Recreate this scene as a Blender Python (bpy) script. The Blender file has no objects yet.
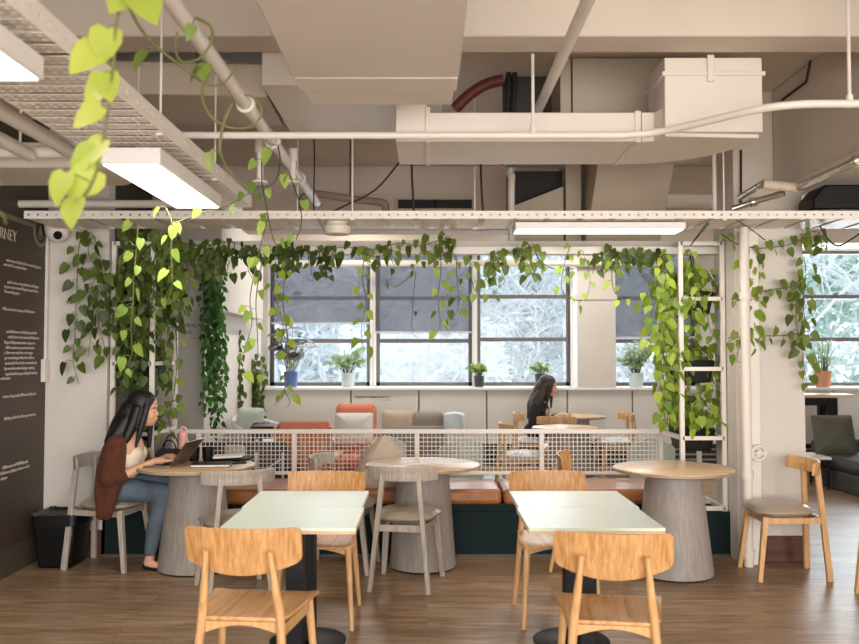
import bpy, bmesh, math, random
from mathutils import Vector, Matrix, Euler
PI = math.pi
SC = bpy.context.scene
COL = SC.collection
F = 860.0; CX = 427.0; CH = 1.5
TH = math.atan(33/860.0); CT = math.cos(TH); ST = math.sin(TH)

# ---------------------------------------------------------------- measuring
def ray(px, py):
    u = (px-CX)/F; v = (322-py)/F
    return Vector((u, CT - v*ST, ST + v*CT))
def P(px, py, Y):
    r = ray(px, py); return Vector((0, 0, CH)) + r*(Y/r.y)
def G(px, py, z=0.0):
    r = ray(px, py); return Vector((0, 0, CH)) + r*((z-CH)/r.z)

# ---------------------------------------------------------------- materials
def S(r, g, b):
    f = lambda c: (c/255/12.92) if c/255 <= .04045 else ((c/255+.055)/1.055)**2.4
    return (f(r), f(g), f(b), 1)
MATS = {}
def newmat(name):
    m = bpy.data.materials.new(name); m.use_nodes = True
    nt = m.node_tree; b = nt.nodes['Principled BSDF']; MATS[name] = m
    return m, nt, b
def N(nt, t, **kw):
    n = nt.nodes.new(t)
    for k, v in kw.items():
        if k in n.inputs: n.inputs[k].default_value = v
        else: setattr(n, k, v)
    return n
def paint(name, c, rough=.6, var=.06, scale=6, metal=0.0, bump=0.0, bscale=60, coat=0, sheen=0, spec=.5):
    m, nt, b = newmat(name)
    tc = N(nt, 'ShaderNodeTexCoord')
    no = N(nt, 'ShaderNodeTexNoise', Scale=scale, Detail=5.0)
    nt.links.new(tc.outputs['Object'], no.inputs['Vector'])
    r = N(nt, 'ShaderNodeValToRGB')
    r.color_ramp.elements[0].position = .3; r.color_ramp.elements[1].position = .7
    r.color_ramp.elements[0].color = [x*(1-var) for x in c[:3]]+[1]
    r.color_ramp.elements[1].color = [min(1, x*(1+var)) for x in c[:3]]+[1]
    nt.links.new(no.outputs['Fac'], r.inputs['Fac']); nt.links.new(r.outputs['Color'], b.inputs['Base Color'])
    b.inputs['Roughness'].default_value = rough; b.inputs['Metallic'].default_value = metal
    b.inputs['Specular IOR Level'].default_value = spec; b.inputs['Coat Weight'].default_value = coat; b.inputs['Sheen Weight'].default_value = sheen
    if bump:
        n2 = N(nt, 'ShaderNodeTexNoise', Scale=bscale, Detail=4.0)
        nt.links.new(tc.outputs['Object'], n2.inputs['Vector'])
        bp = N(nt, 'ShaderNodeBump', Strength=bump, Distance=.01)
        nt.links.new(n2.outputs['Fac'], bp.inputs['Height']); nt.links.new(bp.outputs['Normal'], b.inputs['Normal'])
    return m
def wood(name, c1, c2, axis='Z', scale=1.0, rough=.42, stretch=14, spec=.4):
    """grain stretched along one axis of the object"""
    m, nt, b = newmat(name)
    tc = N(nt, 'ShaderNodeTexCoord'); mp = N(nt, 'ShaderNodeMapping')
    s = [stretch*scale]*3; s['XYZ'.index(axis)] = .6*scale
    mp.inputs['Scale'].default_value = s
    nt.links.new(tc.outputs['Object'], mp.inputs['Vector'])
    no = N(nt, 'ShaderNodeTexNoise', Scale=1.6, Detail=5.0, Distortion=.12)
    nt.links.new(mp.outputs['Vector'], no.inputs['Vector'])
    n2 = N(nt, 'ShaderNodeTexNoise', Scale=4.0, Detail=3.0)
    nt.links.new(mp.outputs['Vector'], n2.inputs['Vector'])
    mx = N(nt, 'ShaderNodeMath', operation='MULTIPLY_ADD'); mx.inputs[1].default_value = .35; 
    nt.links.new(n2.outputs['Fac'], mx.inputs[0]); nt.links.new(no.outputs['Fac'], mx.inputs[2])
    r = N(nt, 'ShaderNodeValToRGB'); r.color_ramp.elements[0].position = .48; r.color_ramp.elements[1].position = .82
    r.color_ramp.elements[0].color = c1; r.color_ramp.elements[1].color = c2
    nt.links.new(mx.outputs[0], r.inputs['Fac']); nt.links.new(r.outputs['Color'], b.inputs['Base Color'])
    b.inputs['Roughness'].default_value = rough; b.inputs['Specular IOR Level'].default_value = spec
    return m
def leafmat(name, dark, light, rough=.4, trans=.35):
    """every leaf (mesh island) gets its own green"""
    m, nt, b = newmat(name)
    g = N(nt, 'ShaderNodeNewGeometry'); r = N(nt, 'ShaderNodeValToRGB')
    r.color_ramp.elements[0].color = dark; r.color_ramp.elements[1].color = light
    nt.links.new(g.outputs['Random Per Island'], r.inputs['Fac']); nt.links.new(r.outputs['Color'], b.inputs['Base Color'])
    b.inputs['Roughness'].default_value = rough; b.inputs['Specular IOR Level'].default_value = .35
    t = N(nt, 'ShaderNodeBsdfTranslucent'); nt.links.new(r.outputs['Color'], t.inputs['Color'])
    mx = N(nt, 'ShaderNodeMixShader', Fac=trans)
    nt.links.new(b.outputs[0], mx.inputs[1]); nt.links.new(t.outputs[0], mx.inputs[2])
    nt.links.new(mx.outputs[0], nt.nodes['Material Output'].inputs['Surface'])
    return m
def emit(name, c, s):
    m, nt, b = newmat(name)
    b.inputs['Base Color'].default_value = (.8, .8, .8, 1)
    b.inputs['Emission Color'].default_value = c; b.inputs['Emission Strength'].default_value = s
    return m

WHITE = paint('white_paint', S(222, 213, 203), .55, .03, 3)
WALLW = paint('wall_white', S(207, 199, 190), .7, .03, 2, bump=.03)
CEIL = paint('ceiling_paint', S(210, 197, 183), .75, .05, 1.5, bump=.05, bscale=20)
DUCTW = paint('duct_white', S(220, 209, 197), .5, .04, 2)
DUCTB = paint('duct_beige', S(196, 180, 160), .6, .06, 2)
TRAYW = paint('tray_steel', S(234, 224, 213), .38, .04, 8)
PIPEW = paint('pipe_white', S(222, 213, 203), .45, .04, 8)
DARKWALL = paint('dark_wall', S(70, 58, 50), .55, .08, 1.2)
DARKBASE = paint('dark_base', S(78, 70, 62), .5, .08, 3)
FRAMED = paint('window_frame', S(104, 98, 98), .5, .05, 5)
CHROME = paint('chrome_pipe', S(205, 198, 188), .22, .1, 12, metal=.9)
FOIL = paint('insulation', S(205, 186, 166), .7, .1, 20, bump=.4, bscale=25)
BLACK = paint('black_plastic', S(12, 11, 11), .45, .1, 8, spec=.25)
BLACKM = paint('black_metal', S(14, 13, 13), .45, .1, 8, spec=.25)
CABLE = paint('cable_rubber', S(38, 34, 31), .6, .1, 8)
CABLER = paint('cable_red', S(108, 46, 36), .55, .1, 8)
TEAL = paint('teal_panel', S(6, 30, 31), .6, .12, 3, spec=.2)
LEATHER = paint('brown_leather', S(164, 104, 58), .36, .2, 7, bump=.6, bscale=16, coat=.12)
CAB = paint('cabinet_white', S(207, 201, 194), .5, .02, 2)
SILLW = paint('sill_white', S(228, 226, 222), .35, .02, 4)
SLOT = paint('dark_slot', S(40, 37, 36), .6, .1, 5)
MINT = paint('mint_laminate', S(216, 224, 207), .32, .02, 2)
PLYEDGE = wood('ply_edge', S(196, 160, 118), S(222, 190, 150), 'X', 1.0)
OAK = wood('oak_stick', S(190, 142, 90), S(216, 172, 122), 'Z', 2.2, stretch=18)
OAKV = wood('oak_veneer', S(166, 116, 66), S(206, 156, 102), 'Z', 1.0, stretch=46)
OAKY = wood('oak_seat', S(180, 128, 78), S(216, 168, 114), 'Y', 1.0, stretch=26, rough=.34)
GREYW = wood('grey_wood', S(154, 141, 129), S(180, 168, 156), 'Z', 1.6, stretch=26)
GREYC = wood('grey_cone', S(142, 133, 126), S(162, 153, 145), 'Z', 1.0, stretch=40, rough=.5)
TABLEO = wood('table_oak', S(188, 150, 110), S(216, 184, 146), 'X', 1.2, stretch=12, rough=.34, spec=.5)
TABLEE = wood('table_edge', S(150, 128, 110), S(178, 156, 136), 'X', 1.2, stretch=10)
TAUPE = paint('taupe_vinyl', S(158, 143, 126), .3, .05, 4, coat=.25)
WHITEPAD = paint('pale_seat', S(206, 208, 210), .5, .03, 4)
TIMBER = wood('lounge_timber', S(190, 132, 76), S(222, 170, 110), 'X', 1.5)
ORANGE = paint('orange_fabric', S(216, 128, 100), .9, .08, 30, bump=.1, bscale=120, sheen=.2)
MINTF = paint('mint_fabric', S(196, 206, 194), .9, .06, 30, bump=.1, bscale=120)
BLUEF = paint('pale_blue_fabric', S(206, 212, 214), .9, .05, 30, bump=.1, bscale=120)
GREYF = paint('grey_fabric', S(140, 130, 120), .9, .08, 30, bump=.1, bscale=120)
PILLOW = paint('pillow_fabric', S(228, 224, 220), .9, .05, 20, bump=.15, bscale=60)
BEAN = paint('beanbag_fabric', S(186, 166, 148), .9, .06, 8, bump=.1, bscale=80)
DARKSOFA = paint('charcoal_fabric', S(60, 58, 56), .75, .12, 10, bump=.1, bscale=80)
DARKCUSH = paint('olive_charcoal', S(78, 74, 60), .6, .15, 8, bump=.12, bscale=50)
PURPLE = paint('plum_fabric', S(74, 64, 70), .85, .1, 20)
WALNUT = wood('walnut', S(70, 42, 28), S(104, 66, 44), 'X', 1.5)
BROWNBASE = wood('brown_skirting', S(62, 34, 22), S(92, 54, 36), 'X', 1.2)
STEM = paint('vine_stem', S(92, 92, 44), .6, .2, 20)
STEMD = paint('vine_stem_dark', S(66, 54, 34), .7, .2, 20)
LF_MID = leafmat('leaf_mid', S(74, 92, 34), S(128, 146, 62))
LF_DARK = leafmat('leaf_dark', S(52, 68, 28), S(100, 120, 50))
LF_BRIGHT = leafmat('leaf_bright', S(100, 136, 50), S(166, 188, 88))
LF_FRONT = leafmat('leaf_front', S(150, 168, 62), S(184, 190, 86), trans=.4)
LF_YEL = leafmat('leaf_yellowgreen', S(98, 130, 38), S(170, 188, 70))
LF_IVY = leafmat('leaf_ivy', S(36, 78, 32), S(92, 150, 66))
LF_PURP = leafmat('leaf_rubber', S(54, 48, 44), S(150, 138, 132))
LF_PALE = leafmat('leaf_pale', S(120, 150, 110), S(176, 196, 150))
SKIN = paint('skin', S(206, 158, 126), .5, .04, 8)
LIPS = paint('lips', S(168, 88, 78), .4, .04, 8)
HAIR = paint('black_hair', S(22, 17, 15), .52, .25, 30, bump=.3, bscale=60)
HAIRB = paint('brown_hair', S(46, 31, 24), .5, .3, 30, bump=.3, bscale=60)
CARDI = paint('rust_knit', S(84, 42, 24), .95, .18, 25, bump=.5, bscale=110, sheen=.04)
CREAM = paint('cream_rib', S(220, 204, 184), .85, .05, 20)
DENIM = paint('blue_denim', S(84, 97, 110), .85, .26, 9, bump=.2, bscale=90)
BLACKCLOTH = paint('black_cloth', S(26, 25, 27), .85, .12, 20, bump=.1, bscale=60)
SHOE = paint('black_shoe', S(22, 20, 20), .4, .1, 20)
ALU = paint('aluminium', S(150, 142, 134), .32, .05, 20, metal=.7)
LAPLID = paint('laptop_lid', S(92, 74, 60), .3, .18, 10, metal=.4)
KEYS = paint('keyboard', S(40, 38, 38), .5, .1, 40)
MOUSEW = paint('mouse_white', S(232, 228, 222), .3, .02, 10)
PINK = paint('pink_bottle', S(214, 156, 146), .35, .05, 10)
PAPER = paint('paper', S(226, 220, 212), .8, .03, 20)
POTBLUE = paint('pot_blue', S(84, 104, 156), .45, .04, 10)
POTGREY = paint('pot_pale', S(206, 218, 218), .45, .03, 10)
POTDARK = paint('pot_dark', S(58, 60, 66), .5, .05, 10)
TERRA = paint('terracotta', S(206, 142, 110), .75, .06, 10)
SOIL = paint('soil', S(56, 42, 32), .95, .2, 60, bump=.5, bscale=80)
LETTER = paint('sign_lettering', S(190, 178, 164), .6, .02, 4)
EMBLEM = paint('sign_emblem', S(128, 118, 100), .6, .04, 4)
INK = paint('ink_lettering', S(36, 33, 32), .6, .02, 4)
DETECT = paint('cream_plastic', S(216, 206, 190), .45, .03, 6)
BARK = paint('pale_bark', S(212, 218, 221), .9, .1, 6)
TWIG = paint('pale_twig', S(232, 236, 238), .9, .1, 6)
OUTG = paint('outdoor_ground', S(222, 228, 230), .95, .08, 2)
RUGM = paint('rug_pile', S(176, 182, 186), .95, .22, 14, bump=.3, bscale=90)
LIGHTP = emit('lamp_panel', (1, .97, .93, 1), 3.2)
LAMPB = paint('lamp_body', S(232, 226, 220), .45, .02, 4)

def glassmat():
    m, nt, b = newmat('window_glass')
    t = N(nt, 'ShaderNodeBsdfTransparent'); t.inputs[0].default_value = (.95, .98, 1, 1)
    g = N(nt, 'ShaderNodeBsdfGlossy'); g.inputs['Roughness'].default_value = .02
    mx = N(nt, 'ShaderNodeMixShader', Fac=.025)
    nt.links.new(t.outputs[0], mx.inputs[1]); nt.links.new(g.outputs[0], mx.inputs[2])
    nt.links.new(mx.outputs[0], nt.nodes['Material Output'].inputs['Surface']); return m
GLASS = glassmat()
def blindmat():
    m, nt, b = newmat('blind_screen')
    b.inputs['Base Color'].default_value = S(104, 100, 102); b.inputs['Roughness'].default_value = .9
    tl = N(nt, 'ShaderNodeBsdfTranslucent'); tl.inputs[0].default_value = S(92, 90, 94)
    tr = N(nt, 'ShaderNodeBsdfTransparent'); tr.inputs[0].default_value = (.95, .95, .97, 1)
    m1 = N(nt, 'ShaderNodeMixShader', Fac=.45); m2 = N(nt, 'ShaderNodeMixShader', Fac=.46)
    nt.links.new(b.outputs[0], m1.inputs[1]); nt.links.new(tl.outputs[0], m1.inputs[2])
    nt.links.new(m1.outputs[0], m2.inputs[1]); nt.links.new(tr.outputs[0], m2.inputs[2])
    nt.links.new(m2.outputs[0], nt.nodes['Material Output'].inputs['Surface']); return m
BLIND = blindmat()
def floormat():
    m, nt, b = newmat('floor_planks')
    tc = N(nt, 'ShaderNodeTexCoord'); mp = N(nt, 'ShaderNodeMapping')
    nt.links.new(tc.outputs['Object'], mp.inputs['Vector'])
    br = N(nt, 'ShaderNodeTexBrick', Scale=1.0)
    br.offset = .37; br.inputs['Brick Width'].default_value = 1.22; br.inputs['Row Height'].default_value = .165
    br.inputs['Mortar Size'].default_value = .0016; br.inputs['Bias'].default_value = 0
    br.inputs['Color1'].default_value = (0, 0, 0, 1); br.inputs['Color2'].default_value = (1, 1, 1, 1); br.inputs['Mortar'].default_value = (.5, .5, .5, 1)
    nt.links.new(mp.outputs['Vector'], br.inputs['Vector'])
    ad = N(nt, 'ShaderNodeVectorMath', operation='MULTIPLY_ADD'); ad.inputs[1].default_value = (13, 7, 3)
    nt.links.new(br.outputs['Color'], ad.inputs[0]); nt.links.new(mp.outputs['Vector'], ad.inputs[2])
    m2 = N(nt, 'ShaderNodeMapping'); m2.inputs['Scale'].default_value = (1.7, 15, 1); nt.links.new(ad.outputs[0], m2.inputs['Vector'])
    no = N(nt, 'ShaderNodeTexNoise', Scale=1.4, Detail=7.0, Distortion=1.1); nt.links.new(m2.outputs[0], no.inputs['Vector'])
    r = N(nt, 'ShaderNodeValToRGB'); r.color_ramp.elements[0].position = .3; r.color_ramp.elements[1].position = .72
    r.color_ramp.elements[0].color = S(120, 92, 66); r.color_ramp.elements[1].color = S(180, 148, 114)
    nt.links.new(no.outputs['Fac'], r.inputs['Fac'])
    hv = N(nt, 'ShaderNodeHueSaturation', Saturation=.95)
    mr = N(nt, 'ShaderNodeMapRange'); mr.inputs['To Min'].default_value = .84; mr.inputs['To Max'].default_value = 1.12
    nt.links.new(br.outputs['Color'], mr.inputs['Value']); nt.links.new(mr.outputs[0], hv.inputs['Value']); nt.links.new(r.outputs[0], hv.inputs['Color'])
    mx = N(nt, 'ShaderNodeMix', data_type='RGBA'); mx.inputs['B'].default_value = S(70, 50, 36)
    ml = N(nt, 'ShaderNodeMath', operation='MULTIPLY'); ml.inputs[1].default_value = .6
    nt.links.new(br.outputs['Fac'], ml.inputs[0]); nt.links.new(ml.outputs[0], mx.inputs['Factor'])
    nt.links.new(hv.outputs[0], mx.inputs['A']); nt.links.new(mx.outputs['Result'], b.inputs['Base Color'])
    b.inputs['Roughness'].default_value = .38; b.inputs['Specular IOR Level'].default_value = .42
    bp = N(nt, 'ShaderNodeBump', Strength=.06, Distance=.01); nt.links.new(no.outputs['Fac'], bp.inputs['Height']); nt.links.new(bp.outputs[0], b.inputs['Normal'])
    return m
FLOORM = floormat()

# ---------------------------------------------------------------- mesh builder
class MB:
    def __init__(s): s.v = []; s.f = []
    def add(s, vs, fs, M=None):
        o = len(s.v)
        s.v += [tuple((M @ Vector(v)) if M else v) for v in vs]
        s.f += [tuple(i+o for i in f) for f in fs]; return s
    def box(s, a, b, M=None):
        x0, y0, z0 = [min(p, q) for p, q in zip(a, b)]; x1, y1, z1 = [max(p, q) for p, q in zip(a, b)]
        vs = [(x0,y0,z0),(x1,y0,z0),(x1,y1,z0),(x0,y1,z0),(x0,y0,z1),(x1,y0,z1),(x1,y1,z1),(x0,y1,z1)]
        return s.add(vs, [(0,3,2,1),(4,5,6,7),(0,1,5,4),(1,2,6,5),(2,3,7,6),(3,0,4,7)], M)
    def cbox(s, c, d, M=None):
        return s.box([c[i]-d[i]/2 for i in range(3)], [c[i]+d[i]/2 for i in range(3)], M)
    def hexa(s, lo, hi):
        """two quads (4 points each) joined into a solid"""
        return s.add(list(lo)+list(hi), [(3,2,1,0),(4,5,6,7),(0,1,5,4),(1,2,6,5),(2,3,7,6),(3,0,4,7)])
    def tube(s, pts, r, n=10, cap=True, square=None):
        pts = [Vector(p) for p in pts]; m = len(pts)
        rs = r if isinstance(r, (list, tuple)) else [r]*m
        t0 = (pts[1]-pts[0]).normalized()
        up = Vector((0, 0, 1)) if abs(t0.z) < .9 else Vector((0, 1, 0))
        a = t0.cross(up).normalized()
        vs = []
        for i, p in enumerate(pts):
            t = (pts[min(i+1, m-1)]-pts[max(i-1, 0)])
            t = t.normalized() if t.length > 1e-9 else t0
            a = (a - t*a.dot(t)); a = a.normalized() if a.length > 1e-6 else t.orthogonal().normalized()
            b = t.cross(a)
            for k in range(n):
                w = 2*PI*k/n
                vs.append(tuple(p + (a*math.cos(w) + b*math.sin(w))*rs[i]))
        fs = [(i*n+k, i*n+(k+1) % n, (i+1)*n+(k+1) % n, (i+1)*n+k) for i in range(m-1) for k in range(n)]
        if cap: fs += [tuple(range(n-1, -1, -1)), tuple((m-1)*n+k for k in range(n))]
        return s.add(vs, fs)
    def bar(s, p0, p1, w, d, w1=None, d1=None, side=(1, 0, 0)):
        """rectangular tapered bar; w along `side`"""
        p0 = Vector(p0); p1 = Vector(p1); t = (p1-p0).normalized(); a = Vector(side); a = (a-t*a.dot(t)).normalized(); b = t.cross(a)
        w1 = w if w1 is None else w1; d1 = d if d1 is None else d1
        q = lambda p, w, d: [p-a*w/2-b*d/2, p+a*w/2-b*d/2, p+a*w/2+b*d/2, p-a*w/2+b*d/2]
        return s.hexa([tuple(x) for x in q(p0, w, d)], [tuple(x) for x in q(p1, w1, d1)])
    def lathe(s, prof, n=32, c=(0, 0, 0)):
        vs = []; m = len(prof)
        for r, z in prof:
            for k in range(n):
                w = 2*PI*k/n; vs.append((c[0]+r*math.cos(w), c[1]+r*math.sin(w), c[2]+z))
        fs = [(i*n+k, i*n+(k+1) % n, (i+1)*n+(k+1) % n, (i+1)*n+k) for i in range(m-1) for k in range(n)]
        fs += [tuple(range(n-1, -1, -1)), tuple((m-1)*n+k for k in range(n))]
        return s.add(vs, fs)
    def prism(s, poly, z0, z1, M=None):
        n = len(poly)
        vs = [(x, y, z0) for x, y in poly]+[(x, y, z1) for x, y in poly]
        fs = [tuple(range(n-1, -1, -1)), tuple(range(n, 2*n))]+[(k, (k+1) % n, n+(k+1) % n, n+k) for k in range(n)]
        return s.add(vs, fs, M)
    def grid(s, fn, nu, nv):
        vs = [tuple(fn(i/nu, j/nv)) for j in range(nv+1) for i in range(nu+1)]; w = nu+1
        return s.add(vs, [(j*w+i, j*w+i+1, (j+1)*w+i+1, (j+1)*w+i) for j in range(nv) for i in range(nu)])
    def perf(s, o, u, v, nu, nv, hu=.5, hv=.5):
        """sheet o + u,v with nu x nv rectangular holes cut through"""
        o = Vector(o); u = Vector(u)/nu; v = Vector(v)/nv
        a0, a1, b0, b1 = .5-hu/2, .5+hu/2, .5-hv/2, .5+hv/2
        for i in range(nu):
            for j in range(nv):
                q = o+u*i+v*j
                R = lambda x, y: tuple(q+u*x+v*y)
                s.add([R(0,0),R(1,0),R(1,1),R(0,1),R(a0,b0),R(a1,b0),R(a1,b1),R(a0,b1)], [(0,1,5,4),(1,2,6,5),(2,3,7,6),(3,0,4,7)])
        return s
    def ball(s, c, r, n=12, sc=(1, 1, 1)):
        prof = [(max(1e-4, r*math.sin(PI*i/n)), -r*math.cos(PI*i/n)) for i in range(n+1)]
        o = len(s.v); s.lathe(prof, n*2)
        for i in range(o, len(s.v)):
            v = s.v[i]; s.v[i] = (c[0]+v[0]*sc[0], c[1]+v[1]*sc[1], c[2]+v[2]*sc[2])
        return s
    def build(s, name, mat, parent=None, smooth=False, bevel=0, solid=0, subsurf=0, wn=True, seg=2):
        me = bpy.data.meshes.new(name); me.from_pydata(s.v, [], s.f); me.update()
        bm = bmesh.new(); bm.from_mesh(me)
        bmesh.ops.recalc_face_normals(bm, faces=bm.faces); bm.to_mesh(me); bm.free()
        o = bpy.data.objects.new(name, me); COL.objects.link(o)
        me.materials.append(mat)
        if parent: o.parent = parent
        if smooth or bevel:
            for p in me.polygons: p.use_smooth = True
            if not subsurf:
                try: me.set_sharp_from_angle(angle=math.radians(40))
                except Exception: pass
        if solid:
            m = o.modifiers.new('solid', 'SOLIDIFY'); m.thickness = solid; m.offset = 0
        if bevel:
            m = o.modifiers.new('bevel', 'BEVEL'); m.width = bevel; m.segments = seg; m.limit_method = 'ANGLE'; m.angle_limit = math.radians(40)
        if subsurf:
            m = o.modifiers.new('sub', 'SUBSURF'); m.levels = subsurf; m.render_levels = subsurf
        return o

def rrect(w, d, r, n=5, w2=None):
    """rounded rectangle outline; w at +y end, w2 at -y end"""
    w2 = w if w2 is None else w2; pts = []
    for cx, cy, a0 in ((w/2-r, d/2-r, 0), (-w/2+r, d/2-r, 90), (-w2/2+r, -d/2+r, 180), (w2/2-r, -d/2+r, 270)):
        for k in range(n+1):
            a = math.radians(a0+90*k/n); pts.append((cx+r*math.cos(a), cy+r*math.sin(a)))
    return pts
def cr(pts, n=6):
    """smooth curve through points"""
    pts = [Vector(p) for p in pts]; out = []
    for i in range(len(pts)-1):
        p0, p1, p2, p3 = pts[max(i-1, 0)], pts[i], pts[i+1], pts[min(i+2, len(pts)-1)]
        for k in range(n):
            t = k/n
            out.append(.5*((2*p1)+(p2-p0)*t+(2*p0-5*p1+4*p2-p3)*t*t+(3*p1-p0-3*p2+p3)*t**3))
    return out+[pts[-1]]

# ---------------------------------------------------------------- object bookkeeping
def tag(o, label, cat, group=None, kind=None):
    if label: o['label'] = label
    if cat: o['category'] = cat
    if group: o['group'] = group
    if kind: o['kind'] = kind
    return o
def thing(name, label, cat, loc=(0, 0, 0), rz=0, group=None):
    o = bpy.data.objects.new(name, None); COL.objects.link(o)
    o.empty_display_size = .1; o.location = loc; o.rotation_euler = (0, 0, math.radians(rz))
    return tag(o, label, cat, group)
def single(mb, name, mat, label, cat, group=None, loc=None, rz=0, **kw):
    o = mb.build(name, mat, None, **kw)
    if loc is not None: o.location = loc
    o.rotation_euler = (0, 0, math.radians(rz))
    return tag(o, label, cat, group)
def struct(name, mb, mat, parent=None, **kw):
    o = mb.build(name, mat, parent, **kw)
    if parent is None: o['kind'] = 'structure'
    return o
def dup(o, loc, rz, label, group=None):
    def cp(a, par):
        c = a.copy(); COL.objects.link(c)
        if par: c.parent = par
        for ch in a.children: cp(ch, c)
        return c
    r = cp(o, None); r.location = loc; r.rotation_euler = (0, 0, math.radians(rz)); r['label'] = label
    if group: r['group'] = group
    return r

# ---------------------------------------------------------------- setting
X0, X1, Y0, Y1, ZC = -2.86, 6.8, -3.0, 12.0, 3.45
struct('floor', MB().box((X0-.2, Y0-.2, -.12), (X1+.2, Y1+.3, 0)), FLOORM)
struct('ceiling', MB().box((X0-.2, Y0-.2, ZC), (X1+.2, Y1+.3, ZC+.15)), CEIL)
struct('wall_left', MB().box((X0-.15, Y0, 0), (X0, 8.9, ZC)), DARKWALL)
struct('wall_front_left', MB().box((X0, 6.46, 0), (-2.4, 6.58, ZC)), WALLW)
struct('baseboard_front', MB().box((X0, 6.44, 0), (-2.42, 6.46, .2)), BROWNBASE)
struct('wall_lounge_left', MB().box((X0-.15, 8.9, 0), (-2.3, Y1, ZC)), WALLW)
struct('wall_right', MB().box((X1, Y0, 0), (X1+.15, Y1, ZC)), WALLW)
struct('wall_rear', MB().box((X0, Y0-.15, 0), (X1, Y0, .1)).box((X0, Y0-.15, 2.9), (X1, Y0, ZC)), WALLW)
struct('baseboard_left', MB().box((X0, Y0, 0), (X0+.018, 6.46, .17)).box((X0, Y0, .17), (X0+.01, 6.46, .19)), DARKBASE)
# window wall
W = [(-2.19, -.795), (-.71, .63), (.70, 2.0), (2.56, 3.75), (5.22, 6.65)]
ZS, ZT = 1.07, 2.97
wb = MB().box((X0, Y1, 0), (X1, Y1+.22, ZS)).box((X0, Y1, ZT), (X1, Y1+.22, ZC))
e = -2.3
for a, b in W+[(X1, X1)]:
    if a-e > .01: wb.box((e, Y1, ZS), (a, Y1+.22, ZT))
    e = b
struct('wall_back', wb, WALLW)
struct('column_back', MB().box((2.03, 11.62, 1.066), (2.55, 12, ZC)).box((2.0, 11.6, 2.25), (2.57, 11.62, 2.32)), WALLW)
for i, (a, b) in enumerate(W):
    r = bpy.data.objects.new('window_%d' % (i+1), None); COL.objects.link(r); r.location = ((a+b)/2, Y1+.1, ZS); r['kind'] = 'structure'
    h = (b-a)/2; H = ZT-ZS; fr = MB()
    for x in (-h, h-.05): fr.box((x, -.03, 0), (x+.05, .03, H))
    for z in (0, H-.05): fr.box((-h, -.03, z), (h, .03, z+.05))
    for z in ((.62, 1.22) if i in (2, 4) else (.6, 1.2)): fr.box((-h, -.035, z), (h, .035, z+.055))
    fr.build('window_frame', FRAMED, r)
    fr2 = MB()
    for x in (-h-.035, h): fr2.box((x, -.11, 0), (x+.035, 0, H))
    fr2.build('window_jamb', SILLW, r)
    MB().box((-h+.03, -.004, .03), (h-.03, .004, H-.03)).build('pane', GLASS, r)
for i, (a, b, zb, nm) in enumerate([(-2.17, -.80, P(300, 324, 11.9).z, 'left'), (-.72, .62, P(420, 333, 11.9).z, 'middle'), (2.55, 3.74, P(630, 338, 11.9).z, 'right')]):
    t = thing('roller_blind', {'left': 'grey roller blind over the window above the blue plant pot', 'middle': 'grey roller blind of the middle window, hanging lowest left of the uncovered window',
              'right': 'grey roller blind on the window just right of the white column'}[nm], 'blind', ((a+b)/2, 11.96, zb), 0, 'grey roller blinds on the windows')
    h = (b-a)/2
    MB().box((-h, -.002, .02), (h, .002, 2.93-zb)).build('screen', BLIND, t)
    MB().box((-h, -.012, 0), (h, .012, .025)).build('bottom_bar', paint('blind_bar%d' % i, S(190, 190, 195), .4), t)
    MB().tube([(-h, .0, 2.94-zb), (h, 0, 2.94-zb)], .03).build('roller', WHITE, t)
# curtain rail pipe in front of the windows
single(MB().tube([(-2.15, 11.55, 2.735), (3.3, 11.55, 2.735)], .045, 12).tube([(.66, 11.55, 2.735), (.66, 12, 2.735)], .012), 'service_pipe', PIPEW,
       'thick white pipe running level across the tops of the windows', 'pipe', smooth=True)
# bulkhead, beams
struct('bulkhead_left', MB().box((-2.6, 8.75, 1.957), (-2.1, 11.0, ZC)), WALLW)
struct('beam_front', MB().box((X0, 4.46, 3.175), (X1, 4.71, ZC)), CEIL, bevel=.01)
struct('beam_rear', MB().box((X0, 8.8, 3.15), (X1, 9.1, ZC)), CEIL, bevel=.01)
struct('beam_window', MB().box((X0, 11.4, 2.99), (X1, 12, ZC)), CEIL, bevel=.01)
struct('column_right', MB().box((2.26, 6.3, 0), (2.76, 6.75, 2.5)), WALLW)
struct('column_right_top', MB().box((2.26, 6.3, 2.5), (2.76, 6.75, ZC)), CEIL)
struct('soffit_right', MB().box((2.55, 1.0, 2.71), (X1, 6.28, ZC)), CEIL, bevel=.008)
struct('baseboard_column', MB().box((2.29, 6.275, 0), (2.765, 6.3, .19)), BROWNBASE, bevel=.004)
struct('trim_1', MB().box((-2.3, 6.62, 2.28), (2.26, 6.72, 2.34)).box((-2.4, 6.9, 2.36), (2.26, 6.98, 2.42)), WHITE, bevel=.004)
struct('trim_2', MB().box((2.28, 6.2, 0), (2.40, 6.3, 2.4)), WHITE, bevel=.006)
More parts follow.
